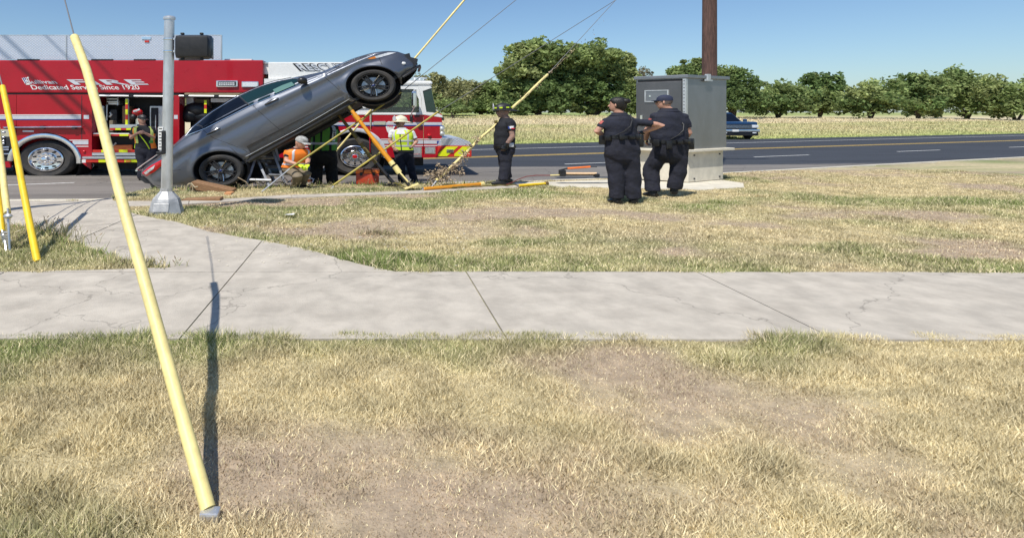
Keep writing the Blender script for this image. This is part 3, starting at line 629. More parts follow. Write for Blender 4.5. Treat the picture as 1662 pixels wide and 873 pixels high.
tb('bay_post', 201.5, 160.5, 207, 204, .075, .12, M['alu'])
t1 = tb('tray', 177.5, 202.5, 222, 208, .02, .7, M['alu']); chevrons('reflective_tape', 178, 222, 208.3, 211.4, .02, 5, parent=t1, first=1)
t2 = tb('tray', 150, 216.4, 222, 218, .04, .8, M['white']); chevrons('reflective_tape', 150, 222, 218.2, 221.2, .03, 5, parent=t2, first=1)
tb('tray', 150, 222, 222, 241, .5, .8, M['dark'])
t3 = tb('tray', 150, 248, 222, 252.5, -.02, .7, M['alu']); chevrons('reflective_tape', 151, 222, 243.2, 247.6, -.03, 5, parent=t3, first=1)
st = tb('side_step', 137, 254, 226, 257.4, -.12, .3, M['alu']); tb('side_step', 137, 258.6, 143, 263.6, -.14, -.1, M['white']); chevrons('reflective_tape', 143, 226, 259, 263, -.14, 4, parent=st, first=1); tb('step_lamp', 208, 259.6, 216, 262.6, -.16, -.13, M['amber'], st)
rr = random.Random(3)
items = [(162, 163, 181, 170, .5, 'alu'), (150, 172, 160, 216, .3, 'alu'), (167, 178, 178, 196, .45, 'black'), (186, 172, 199, 202, .5, 'wood'), (233, 172, 281, 212, .45, 'alu'), (236, 175, 247, 208, .40, 'dark'), (212, 186, 218, 203, .35, 'chrome'), (240, 212, 281, 222, .3, 'black'),
         (172, 196, 178, 214, .2, 'tan'), (152, 226, 166, 240, .4, 'black'), (293, 158, 305, 182, .5, 'white'), (306, 160, 330, 176, .6, 'tan'), (334, 159, 370, 166, .5, 'white'), (250, 226, 281, 250, .4, 'galv')]
for a, y0, b, y1, d, m_ in items: tb('equipment_box', a, y0, b, y1, d, d + .28, M[m_], bev=.015)
mb = MB().ell((tx(312), TD + .45, tz(178)), (.42, .2, .22)).ell((tx(300), TD + .45, tz(188)), (.3, .2, .22)).ell((tx(322), TD + .5, tz(190)), (.4, .2, .25)); B('stowed_coat', mb, M['black'], truck, smooth=True)
mb = MB()
for k in range(5): mb.tube([(tx(158 + 2 * k), TD + .35, tz(241 - k * .3)), (tx(178), TD + .3, tz(238.5 + k)), (tx(208), TD + .28, tz(238 + k * 1.2))], .035, n=7)
B('folded_hose', mb, M['orange'], truck, smooth=True)
mb = MB()
for (a, b, y0, y1) in ((163, 163, 170, 196), (181, 181, 158, 171), (163, 181, 160.5, 160.5), (163, 181, 165, 165), (195, 200, 176, 202), (244, 244, 186, 212)): mb.tube([(tx(a), TD + .42, tz(y0)), (tx(b), TD + .4, tz(y1))], .022, n=6)
for (a, b, c_, d_) in ((181, 233, 176, 238), (170, 190, 171, 183), (218, 205, 221, 217)): mb.tube([(tx(a), TD + .3, tz(b)), (tx(c_ + 3), TD + .28, tz((b + d_) / 2)), (tx(c_), TD + .3, tz(d_))], .03, n=6)
B('hanging_tool', mb, M['galv'], truck, smooth=True)
mb = MB(); mb.tube([(tx(138 + 6 + 5.5 * math.cos(t)), TD + .1, tz(269 - 4 * math.sin(t))) for t in np.linspace(0, 2 * math.pi, 14)[:-1]], .012, n=6, closed=True); B('tow_ring', mb, M['galv'], truck)
# chassis
B('chassis', MB().span((tx(-95), TD + .55, tz(272)), (tx(690), TD + 2.0, tz(255))).span((tx(145), TD + .5, tz(278)), (tx(250), TD + 1.4, tz(262))), M['dark'], truck)
# middle body behind the car
tb('side_panel', 401, 205, 505, 256, .0, .06, M['red']); tb('side_panel', 428, 151, 505, 204, .01, 2.4, M['red'])
for y0, y1, m_ in ((228, 234, 'stripe'), (226, 227, 'white'), (238, 239.4, 'white')): tb('reflective_stripe', 402, y0, 505, y1, -.006, .01, M[m_])
# wheels
def truck_wheel(cx, cy, rx, d, chrome, hubred, rimk):
    c = (tx(cx), TD, tz(cy)); R = 31.3 * TK; sx = rx / 31.3
    w_ = root('wheel', c, None, None); del w_['_o']; w_.parent = truck; w_.location = Vector(c) - Vector(truck['_o'])
    def part(n, mb, m_, sm=True):
        o = B(n, mb, m_, None, origin=c, smooth=sm); o.location = (0, 0, 0); o.parent = w_; return o
    part('tyre', MB().lathe([(R * .60, d + .10), (R * .66, d + .02), (R * .86, d - .01), (R * .95, d + .03), (R, d + .09), (R, d + .28), (R * .95, d + .32), (R * .6, d + .3)], c, n=48, sx=sx), M['rubber'])
    mb = MB(); k = rimk
    prof = [(k, d + .1), (k, d + .0), (k * .93, d - .012), (k * .88, d + .02), (k * .84, d + .05), (k * .55, d + .03 if hubred else d + .06), (k * .5, d - .01), (.001, d - .01)]
    mb.lathe([(r_ * 1, h) for r_, h in prof], c, n=40, sx=sx); part('rim', mb, M['chrome'])
    mb = MB()
    for q in range(10):
        mb = MB(); t = 2 * math.pi * (q + .5) / 10; mb.lathe([(.001, d + .005), (k * .075, d + .005), (k * .075, d + .04)], (c[0] + sx * k * .71 * math.cos(t), c[1], c[2] + k * .71 * math.sin(t)), n=8, sx=sx)
        part('vent_hole', mb, M['dark'])
    mb = MB()
    for q in range(10):
        t = 2 * math.pi * q / 10; mb.lathe([(.001, d - .05), (k * .055, d - .045), (k * .06, d)], (c[0] + sx * k * .43 * math.cos(t), c[1], c[2] + k * .43 * math.sin(t)), n=7, sx=sx)
    mb.lathe([(.001, d - .11), (k * .18, d - .1), (k * .24, d - .06), (k * .27, d)], c, n=20, sx=sx); part('hub', mb, M['chrome'])
    if hubred: part('hub_cap', MB().lathe([(.001, d - .125), (k * .15, d - .12), (k * .17, d - .1)], c, n=16, sx=sx), M['redlens'])
    return w_
truck_wheel(73, 259.2, 46.5, .03, True, False, 19.5 * TK)
truck_wheel(576, 254, 42.5, .03, True, True, 17.5 * TK)
for cx, cy in ((73, 259.2), (576, 254)):
    B('far_wheel', MB().lathe([(.001, 2.1), (31 * TK, 2.1), (31 * TK, 2.42), (.001, 2.42)], (tx(cx), TD, tz(cy)), n=28, sx=1.4), M['rubber'], truck, smooth=True)
# cab
cabw = tb('cab_roof', 428, 128, 560, 150, .05, 2.35, M['white'])
tb('rescue_tower', 434, 100.5, 560, 129, .12, 2.3, M['white'], bev=.03); tb('rescue_tower', 427, 103, 434.5, 120, .2, 2.2, M['white'])
tb('tower_rail', 427, 101, 434, 103, .15, 2.2, M['galv'])
B('lettering', text_mb('RESCUE', tx(486), tx(566), tz(115.6), tz(102.6), TD + .118, shear=-.95, bold=.05, thick=.006, letter=1.05), M['black'], truck)
B('lettering', text_mb('RESCUE', tx(488.5), tx(563.5), tz(114.8), tz(103.6), TD + .110, shear=-.95, bold=.028, thick=.006, letter=1.1), M['stripe'], truck)
tb('cab_roof', 559.5, 128.5, 642, 146, .03, 2.35, M['white'], bev=.02)
tb('cab_roof', 641, 131.5, 701, 139, -.03, 2.4, M['white'], bev=.05)
tb('cab_wall', 505, 150, 601, 205, .03, 2.3, M['white']); tb('cab_wall', 503, 146, 604, 176, .0, .3, M['white'])
# cab shell: door frames, corner post, windscreen frame as plates with true openings
def frame(name, outer, inner, d0, d1, m, parent=truck):
    n = len(outer); vs = []; 
    for y in (TD + d0, TD + d1): vs += [(tx(a), y, tz(b)) for a, b in outer] + [(tx(a), y, tz(b)) for a, b in inner]
    fs = []
    for i in range(n):
        j = (i + 1) % n; fs += [(i, j, n + j, n + i), (2 * n + i, 3 * n + i, 3 * n + j, 2 * n + j), (i, 2 * n + i, 2 * n + j, j), (n + i, n + j, 3 * n + j, 3 * n + i)]
    return mk(name, vs, fs, m, parent)
door = frame('cab_door', [(600, 139), (678, 139), (684, 160), (684.5, 185.6), (600, 185.6)], [(606, 145), (672, 145), (680, 162), (680.5, 183), (606, 183)], .0, .08, M['white'])
mk('door_window', [(tx(a), TD + .05, tz(b)) for a, b in [(605, 144), (673, 144), (681, 162), (681, 184), (605, 184)]], [(0, 1, 2, 3, 4)], mat('clear_cab_window', (.20, .28, .25), .03, trans=.85, spec=.5), truck)
tb('cab_seat', 612, 168, 640, 186, .7, 1.3, M['black'], bev=.05); tb('cab_seat', 612, 158, 618, 186, .7, 1.3, M['black'], bev=.05)
tb('dashboard', 668, 176, 696, 190, .2, 2.2, M['black'], bev=.05); tb('far_door_wall', 604, 172, 700, 186, 2.2, 2.3, M['dark'])
mb = MB(); mb.tube([(tx(664 + 5 * math.cos(t)), TD + .7, tz(172 - 5 * math.sin(t))) for t in np.linspace(0, 2 * math.pi, 16)[:-1]], .02, n=6, closed=True); B('steering_wheel', mb, M['black'], truck)
tpoly('door_post', [(678, 139), (700, 138), (700.6, 143), (686, 148), (692, 182), (710, 184), (718, 188), (718, 191), (684.5, 186), (684.5, 160)], -.005, .10, M['white'])
tpoly('corner_glass', [(686, 148.3), (700, 143), (708.3, 182.8), (692, 182)], .02, .05, M['cabglass'])
for yy in (2.2,):
    tpoly('door_post', [(600, 139), (700, 138), (700, 144), (606, 144)], yy, yy + .06, M['white']); tpoly('door_post', [(640, 144), (646, 144), (646, 186), (640, 186)], yy, yy + .06, M['white'])
mk('windscreen', [(tx(700.5), TD + .06, tz(143)), (tx(709), TD + .06, tz(183)), (tx(712), TD + 2.25, tz(183)), (tx(703.5), TD + 2.25, tz(143))], [(0, 1, 2, 3)], M['cabglass'], truck)
tb('cab_body', 505, 185, 717, 188, .04, 2.3, M['red'])
tpoly('cab_side', arch_poly(505, 601, 186, 262, 576, 256, 50, 45), .0, .08, M['red'])
tpoly('cab_side', [(601.6, 186.5), (687, 186.5), (687, 256), (626, 256), (622, 238), (612, 224), (601.6, 217)], .0, .08, M['red'])
tpoly('cab_front_corner', [(687.8, 187), (712, 188.5), (717.5, 193), (717.5, 225), (710, 238), (710, 254), (687.8, 254)], .0, .12, M['red'])
B('cab_front', MB().span((tx(708), TD + .1, tz(250)), (tx(717.5), TD + 2.3, tz(190))), M['red'], truck)
tb('cab_floor', 505, 236, 700, 256, .12, 2.2, M['dark'])
mb = MB(); ar = []
for k in range(21): t = math.pi * (k / 20); ar.append((tx(576 + 50 * math.cos(t)), TD - .02, tz(256 - 45 * math.sin(t))))
mb.tube(ar, .035, n=8, squash=1.6); B('fender_trim', mb, M['stripe'], truck, smooth=True)
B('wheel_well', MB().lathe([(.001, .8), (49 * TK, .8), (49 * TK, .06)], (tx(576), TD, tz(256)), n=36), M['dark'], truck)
for a, b in ((505, 601), (601.8, 686.8), (688, 717)):
    tb('reflective_stripe', a, 198.8, b, 203.2, -.006, .01, M['stripe']); tb('thin_line', a, 203.2, b, 205, -.006, .01, M['blue']); tb('thin_line', a, 185, b if b < 700 else 708, 186.4, -.008, .01, M['white'])
for a, b in ((505, 528), (618, 686.8), (688, 715)):
    tb('reflective_stripe', a, 228, b, 233.6, -.006, .01, M['stripe']); tb('thin_line', a, 225.6, b, 226.8, -.006, .01, M['white']); tb('thin_line', a, 236, b, 237.2, -.006, .01, M['white'])
tb('unit_number', 709, 229, 714, 233.4, -.01, .0, M['blue'])
tb('door_handle', 606, 197, 626, 203.4, -.03, .0, M['chrome'], bev=.01); tb('door_handle', 672, 187.5, 681, 190, -.03, .0, M['black'])
tb('grab_rail', 600, 175, 602.4, 204, -.05, -.02, M['chrome'])
B('shield_decal', MB().prism([(tx(a), tz(b)) for a, b in [(627, 199), (631, 197), (640, 199), (641, 206), (637, 213), (632, 219), (628, 213), (626, 206)]], TD - .004, TD + .001), M['white'], truck)
B('lettering', text_mb('FIRE', tx(629), tx(638), tz(207), tz(203), TD - .004, thick=.003, bold=.02), M['redlens'], truck)
for a, b in ((667.5, 684.5), (689, 706.5)):
    v_ = tb('step_well', a, 238.5, b, 250, -.012, .02, M['chrome'], bev=.01); tb('well_panel', a + 1.5, 240, b - 1.5, 248.6, -.018, -.005, M['galv'], v_)
for k in range(3): tb('step_bar', 664, 251 + k * 1.6, 684, 252 + k * 1.6, -.05, .1, M['alu'])
tb('skirt', 686, 251, 710, 256, -.03, .1, M['red'])
B('marker_light', MB().ell((tx(696.5), TD - .02, tz(220)), (.06, .04, .045)), M['redlens'], truck, smooth=True)
hl = tb('headlight', 713.5, 204, 721, 221, -.02, .45, M['chrome'], bev=.03)
for z_ in (208.5, 216.5): B('lamp_lens', MB().ell((tx(720.5), TD + .2, tz(z_)), (.05, .15, .06)).ell((tx(717), TD - .01, tz(z_)), (.05, .03, .05)), M['clear'], hl, smooth=True)
tb('turn_lamp', 717, 191, 720.5, 195.5, -.02, .2, M['black']); tb('grille', 716.5, 196, 719, 222, .6, 1.9, M['chrome'])
bp_ = tb('bumper', 710, 237, 765, 255, -.05, 2.45, M['chevr'], bev=.02)
tpoly('bumper_deck', [(716, 224), (748, 224.5), (762, 230), (766, 236.6), (709, 236.6)], -.02, 2.4, m_tread)
tpoly('bumper_deck', [(716, 224.5), (736, 226), (729, 236), (716, 236)], -.03, -.02, M['galv'])
for q in ((710.5, 724, 743, 727), (737, 750, 765, 752)):
    a0, a1, a2, a3 = q; tpoly('chevron_stripe', [(a0, 253.5), (a0 if a0 < 715 else a0, 250), (a1 if a0 < 715 else a1, 238), (a2, 238), (a3 - 2 if a0 < 715 else a3, 253.5)], -.058, -.05, M['chevy'], bp_)
tb('bumper_plate', 724, 242.5, 735.5, 247.5, -.075, -.05, M['chrome'], bp_, bev=.006)
# mirror, light bar
mr_ = tb('mirror', 666.5, 149, 674.5, 175, -.35, -.2, M['chrome'], bev=.05); B('mirror_arm', MB().tube([(tx(670), TD - .27, tz(149)), (tx(672), TD - .1, tz(146)), (tx(676), TD + .05, tz(145))], .02).tube([(tx(671), TD - .27, tz(175)), (tx(668), TD - .1, tz(183)), (tx(667), TD + .02, tz(192))], .02), M['chrome'], mr_, smooth=True)
tb('mirror_stalk', 665, 186, 669.5, 198, -.03, .02, M['black'])
lb = tb('light_bar', 664, 125.5, 690, 130.8, .2, 2.1, M['clear'], bev=.04); tb('light_bar_base', 662, 130.2, 692, 132, .25, 2.0, M['galv'], lb)
for a in (667, 675, 683): tb('light_module', a, 126.3, a + 5, 129.6, .19, .25, M['chrome'], lb)
tb('roof_unit', 645, 123.5, 659, 131.6, .4, 2.0, M['white'], bev=.05); tb('horn', 697, 133.5, 701.5, 137, -.06, .1, M['clear'], bev=.02)
tb('roof_clutter', 651, 119.5, 668, 124, .9, 1.2, M['galv']); tb('roof_clutter', 676, 121.5, 700, 125, 1.2, 1.4, M['galv'])

# ---------------------------------------------------------------- the lifted car
RC, RS = math.cos(math.radians(4.5)), math.sin(math.radians(4.5))      # the car rolls a little to its far side
CD = 11.54; CA = math.radians(38.4); HWC = .90
XR = (358 - HX) * CD / F; ZR = EYE + (HY - 277) * CD / F; CY = CD + HWC
def cx_(p):   # car-local (length, across, up) -> world
    x, y, z = p; dy, dz = y + .9, z - .5; y = -.9 + dy * RC + dz * RS; z = .5 + dz * RC - dy * RS; z -= .335
    return Vector((XR + W * (x * math.cos(CA) - z * math.sin(CA)), CY + y, ZR + x * math.sin(CA) + z * math.cos(CA)))
car = root('grey_sedan', cx_((1.3, 0, 0)), 'dark grey sedan standing nose up at a steep angle against the guy wires', 'car')
def CB(name, mb, m, parent=None, smooth=True):
    mb.xf(cx_); return B(name, mb, m, parent or car, smooth=smooth)
TOPX = [-1.06, -1.0, -.86, -.36, -.10, .14, .557, 1.05, 1.37, 1.58, 1.78, 2.06, 2.44, 2.74, 3.0, 3.27, 3.48, 3.60, 3.66]
TOPZ = [1.14, 1.17, 1.175, 1.235, 1.315, 1.385, 1.475, 1.50, 1.475, 1.44, 1.385, 1.265, 1.10, 1.065, 1.02, .945, .85, .76, .66]
BELX = [-1.06, -.9, -.3, .0, .30, 1.17, 1.98, 2.44, 2.74, 3.0, 3.27, 3.48, 3.60, 3.66]
BELZ = [1.05, 1.10, 1.16, 1.20, 1.205, 1.165, 1.06, .985, .975, .95, .885, .79, .69, .60]
BOTX = [-1.06, -1.02, -.9, -.72, -.45, .45, 1.5, 2.4, 3.2, 3.3, 3.5, 3.66]; BOTZ = [.74, .60, .48, .38, .30, .21, .19, .21, .20, .21, .245, .31]
HWX = [-1.06, -1.0, -.85, -.6, -.2, .4, 2.6, 3.0, 3.3, 3.5, 3.62, 3.66]; HWY = [.66, .74, .82, .87, .90, .90, .90, .885, .83, .72, .60, .52]
ip = np.interp
def smooth_ip(x, X, Z):
    return float(np.mean([ip(x + d, X, Z) for d in (-.06, -.03, 0, .03, .06)])) if -1.0 < x < 3.58 else float(ip(x, X, Z))
ARCH = ((0, .335, .405), (2.85, .335, .405))
def botz(x):
    z = smooth_ip(x, BOTX, BOTZ)
    for ax, az, ar_ in ARCH:
        if abs(x - ax) < ar_: z = max(z, az + math.sqrt(ar_ ** 2 - (x - ax) ** 2))
    return z
def sidey(x, z):               # half width of the body at height z
    hw = float(ip(x, HWX, HWY)); b = smooth_ip(x, BELX, BELZ); t = smooth_ip(x, TOPX, TOPZ); zb0 = smooth_ip(x, BOTX, BOTZ)
    if z > b:
        k = min(1, (z - b) / max(.03, t - b)); gh = sstep(.02, .12, t - b) * 1.0
        return hw * (.935 - (.10 + .20 * gh) * k ** 1.15)
    crease = float(ip(x, [-.9, -.2, .2, 1.6, 2.4, 3.2], [1.02, 1.05, 1.03, .97, .93, .85]))
    k = (z - zb0) / max(.05, b - zb0)
    y = hw * (1 - .14 * max(0, .22 - k) ** 1.3 / .22 ** 1.3)
    y -= .03 * math.exp(-((z - (zb0 + .24)) / .07) ** 2) * (1 if .5 < x < 2.4 else 0)
    if z > crease: q_ = (z - crease) / max(.02, b - crease); y -= .095 * hw * q_ ** 1.2
    else: y -= .026 * math.exp(-((z - crease + .12) / .08) ** 2); y -= .045 * max(0, min(1, (crease - z) / .6)) ** 1.5
    for ax, az, ar_ in ARCH:                         # flared arches
        d = math.hypot(x - ax, z - az); y += .022 * math.exp(-((d - .43) / .05) ** 2)
    return y
def xcols():
    c = list(np.linspace(-1.06, 3.66, 84))
    for ax, az, ar_ in ARCH: c += [ax + ar_ * math.cos(t) for t in np.linspace(0, math.pi, 30)] + [ax - ar_ * 1.002, ax + ar_ * 1.002]
    c = sorted(c); o = [c[0]]
    for v in c[1:]:
        if v - o[-1] > .0012: o.append(v)
    return o
XC = xcols(); shell = MB(); NR = 18; NG = 8; NT = 6
for sgn in (-1, 1):
    rows = []
    for x in XC:
        b = smooth_ip(x, BELX, BELZ); t = max(smooth_ip(x, TOPX, TOPZ) - .035, b + .01); z0 = min(botz(x), b - .02); col = []
        for k in range(NR + 1): z = z0 + (b - z0) * k / NR; col.append((x, sgn * sidey(x, z), z))
        for k in range(1, NG + 1): z = b + (t - b) * k / NG; col.append((x, sgn * sidey(x, z), z))
        ye = abs(col[-1][1])
        for k in range(1, NT + 1): q = k / NT; col.append((x, sgn * ye * (1 - q), t + .035 * (1 - (1 - q) ** 2)))
        rows.append(col)
    n = len(rows[0]); o = len(shell.v); shell.v += [p for c_ in rows for p in c_]
    for i in range(len(rows) - 1):
        for j in range(n - 1): a = o + i * n + j; shell.f.append((a, a + n, a + n + 1, a + 1))
# nose and tail closures
for xi, sg in ((0, -1), (len(XC) - 1, 1)):
    n = NR + 1 + NG + NT; a0 = xi * n; o2 = len(XC) * n + xi * n
    for j in range(n - 1): shell.f.append((a0 + j, a0 + j + 1, o2 + j + 1, o2 + j))
def xshell(p): return cx_(p)
shell_o = mk('body', [xshell(p) for p in shell.v], shell.f, M['carpaint'], car, smooth=True)
bm = bmesh.new(); bm.from_mesh(shell_o.data); bmesh.ops.remove_doubles(bm, verts=bm.verts[:], dist=.0015); bmesh.ops.recalc_face_normals(bm, faces=bm.faces[:])
for f_ in bm.faces: f_.smooth = True
for e_ in bm.edges: e_.smooth = True
bm.to_mesh(shell_o.data); bm.free()
# underbody and wheel wells
mb = MB(); mb.span((-.75, -.80, .24), (3.3, .80, .30)); mb.box((.0, 0, .34), (.14, 1.5, .14)); mb.box((2.85, 0, .32), (.5, 1.2, .16)); mb.tube([(.1, .25, .22), (2.2, .2, .2)], .05); mb.span((.2, -.5, .20), (.75, .5, .27)); CB('underbody', mb, M['dark'], smooth=False)
for ax in (0, 2.85):
    for sg in (-1, 1): CB('wheel_well', MB().lathe([(.001, sg * .52), (.40, sg * .52), (.40, sg * .87)], (ax, 0, .335), n=32), M['dark'])
# glass, following the side of the cabin
def side_patch(poly, off, seg=.09):
    bm = bmesh.new(); bm.faces.new([bm.verts.new((x, z, 0)) for x, z in poly]); bmesh.ops.triangulate(bm, faces=bm.faces[:])
    for _ in range(6):
        es = [e for e in bm.edges if e.calc_length() > seg]
        if not es: break
        bmesh.ops.subdivide_edges(bm, edges=es, cuts=1); bmesh.ops.triangulate(bm, faces=[f for f in bm.faces if len(f.verts) > 3])
    v = [(q.co.x, -(sidey(q.co.x, q.co.y) + off), q.co.y) for q in bm.verts]; f = [tuple(a.index for a in fc.verts) for fc in bm.faces]; bm.free()
    m_ = MB(); m_.v = v; m_.f = f; return m_
def line_tube(pts, r, off, n=6, closed=False):
    d = []
    for i in range(len(pts) - (0 if closed else 1)):
        a, b = pts[i], pts[(i + 1) % len(pts)]; k = max(1, int(math.dist(a, b) / .06))
        d += [(a[0] + (b[0] - a[0]) * j / k, a[1] + (b[1] - a[1]) * j / k) for j in range(k)]
    if not closed: d.append(pts[-1])
    return MB().tube([(x, -(sidey(x, z) + off), z) for x, z in d], r, n=n, closed=closed)
wt = lambda x: smooth_ip(x, TOPX, TOPZ) - .058
wb = lambda x: smooth_ip(x, BELX, BELZ) - .012
def wpoly(x0, x1, front=None):
    up = [(x, wt(x)) for x in np.linspace(x0, x1, 9)]; dn = [(x, wb(x)) for x in np.linspace(x1, x0, 9)]; return up + dn
q0 = [(.02, 1.262), (.16, 1.335), (.24, 1.36), (.34, 1.20), (.2, 1.215)]
CB('window', side_patch(q0, .006), M['glass'])
CB('window', side_patch([(x, wt(x)) for x in np.linspace(.275, 1.12, 9)] + [(x, wb(x)) for x in np.linspace(1.14, .365, 8)], .006), M['glass'])
fw = [(x, wt(x)) for x in np.linspace(1.15, 1.78, 8)] + [(2.0, 1.225), (2.06, 1.17), (2.02, wb(2.02))] + [(x, wb(x)) for x in np.linspace(1.9, 1.17, 7)]
CB('window', side_patch(fw, .006), mat('front_door_glass', (.008, .028, .032), .04, spec=.4))
# pale green patch on the opaque front glass, painting in the bright view through
CB('painted_view_patch', side_patch([(1.62, 1.11), (1.95, 1.07), (1.95, 1.17), (1.80, 1.20), (1.63, 1.21)], .008), mat('painted_see_through', (.10, .20, .18), .2, spec=.4))
outl = [(.0, 1.245), (.16, 1.35)] + [(x, wt(x) + .016) for x in np.linspace(.3, 1.78, 14)] + [(2.03, 1.225), (2.12, 1.13), (2.05, wb(2.05) - .01)] + [(x, wb(x) - .012) for x in np.linspace(1.95, .35, 14)] + [(.2, 1.205)]
CB('window_trim', line_tube(outl, .009, .008, closed=True), M['chrome'])
CB('roof_rail_trim', line_tube([(x, wt(x) + .045) for x in np.linspace(.1, 2.0, 22)], .006, .006), M['cartrim'])
for x_, x2 in ((1.135, 1.155), (.27, .355)): CB('window_pillar', line_tube([(x_, wt(x_)), (x2, wb(x2))], .014, .004), M['cartrim'])
# windscreen and rear screen following the roof
def top_patch(x0, x1, k0, off):
    m_ = MB(); xs_ = np.linspace(x0, x1, 9); rows = []
    for x in xs_:
        b = smooth_ip(x, BELX, BELZ); t = max(smooth_ip(x, TOPX, TOPZ) - .035, b + .01); ye = sidey(x, t) * k0
        rows.append([(x, ye * q, t + .035 * (1 - (q * k0) ** 2) + off) for q in np.linspace(-1, 1, 11)])
    vs = [p for r_ in rows for p in r_]; fs = [(i * 11 + j, i * 11 + j + 1, (i + 1) * 11 + j + 1, (i + 1) * 11 + j) for i in range(8) for j in range(10)]; return m_.add(vs, fs)
CB('windscreen', top_patch(1.66, 2.42, .95, .005), M['glass']); CB('rear_window', top_patch(-.30, .30, .93, .005), M['glass'])
# shut lines, creases, sill, trims
DS = [[(2.40, .985), (2.40, .60), (2.34, .26)], [(1.20, 1.15), (1.20, .24)], [(.30, 1.19), (.33, .93), (.44, .70), (.52, .50), (.55, .27)], [(.55, .265), (2.34, .245)], [(2.62, .99), (3.18, .90)], [(3.29, .84), (3.27, .72), (3.22, .60)], [(-.50, 1.10), (-.55, .95), (-.62, .80), (-.46, .72)]]
CB('shut_line', line_tube(DS[0], .0045, -.001), M['dark'])
for d in DS[1:]: CB('shut_line', line_tube(d, .0045, -.001), M['dark'])
CB('sill', side_patch([(.42, .21), (2.42, .20), (2.36, .34), (.50, .335)], .006), M['cartrim']); CB('sill_trim', line_tube([(.46, .34), (1.4, .315), (2.40, .335)], .006, .010), M['galv'])
CB('door_cladding', side_patch([(.56, .36), (2.36, .36), (2.37, .43), (1.3, .47), (.60, .50)], .004), mat('dark_grey_clad', (.045, .046, .05), .35, metal=.4, coat=.5))  # darker grey band along the lower doors
for a, z_ in ((.30, 1.055), (1.36, 1.01)):
    h_ = MB(); p0 = Vector((a, -(sidey(a, z_) + .035), z_)); p1 = Vector((a + .23, -(sidey(a + .23, z_ - .012) + .035), z_ - .012))
    h_.tube([p0 + Vector((0, .03, 0)), p0 + Vector((.03, 0, 0)), p1 - Vector((.03, 0, 0)), p1 + Vector((0, .03, 0))], .017, n=8); hd = CB('door_handle', h_, M['carpaint'])
    CB('handle_cup', MB().ell((a + .11, -(sidey(a + .1, z_)) - .002, z_ - .005), (.11, .012, .035)), M['dark'], hd)
# arch lips
for ax in (0, 2.85): CB('arch_lip', MB().tube([(ax + .408 * math.cos(t), -(sidey(ax, .74) - .002), .335 + .408 * math.sin(t)) for t in np.linspace(-.1, math.pi + .15, 30)], .010, n=6), M['cartrim'])
# mirror
mm = MB().ell((2.10, -1.01, 1.045), (.075, .115, .075), n=14, m=10); mo = CB('wing_mirror', mm, M['cartrim']); CB('mirror_foot', MB().tube([(2.12, -.83, 1.03), (2.11, -.93, 1.02)], .03, n=8), M['cartrim'], mo)
# lamps
hl = CB('headlight', side_patch([(3.14, .828), (3.28, .80), (3.46, .765), (3.56, .70), (3.46, .715), (3.30, .745), (3.18, .79)], .006, seg=.04), M['clear'])
CB('indicator', side_patch([(3.13, .832), (3.25, .808), (3.24, .765), (3.17, .79)], .010, seg=.04), M['amber'], hl)
tl = CB('tail_light', side_patch([(-1.0, 1.05), (-.78, 1.075), (-.50, 1.055), (-.52, 1.01), (-.62, .965), (-.80, .935), (-.98, .94)], .008, seg=.05), M['redlens'])
CB('reverse_lamp', side_patch([(-.96, 1.02), (-.70, 1.035), (-.78, .985), (-.96, .975)], .013, seg=.05), M['clear'], tl)
CB('trunk_edge', MB().tube([(-1.02, -.70, 1.165), (-.86, -.76, 1.172), (-.5, -.79, 1.205)], .012, n=6).tube([(-1.05, y_, 1.15) for y_ in np.linspace(-.66, .66, 8)], .02, n=6), M['chrome'])
CB('fog_lamp', MB().ell((3.50, -.715, .44), (.032, .012, .03)), M['clear']); CB('lower_grille', MB().span((3.56, -.5, .33), (3.68, .5, .45)), M['black'], smooth=False); CB('upper_grille', MB().span((3.6, -.4, .50), (3.675, .4, .62)), M['black'], smooth=False)
CB('front_lip', MB().tube([(3.30, -.74, .215), (3.50, -.66, .235), (3.68, -.45, .285), (3.70, 0, .29), (3.68, .45, .285)], .022, n=8), M['cartrim'])
dmg_ = MB().prism([(3.60, .62), (3.72, .58), (3.68, .5), (3.74, .40), (3.66, .33), (3.58, .3)], -.55, -.35); CB('crash_damage', dmg_, M['cartrim'], smooth=False); CB('crash_damage', MB().prism([(-1.12, .98), (-1.04, 1.0), (-1.03, .72), (-1.10, .69), (-1.06, .80), (-1.11, .86)], -.66, .5), M['cartrim'], smooth=False)
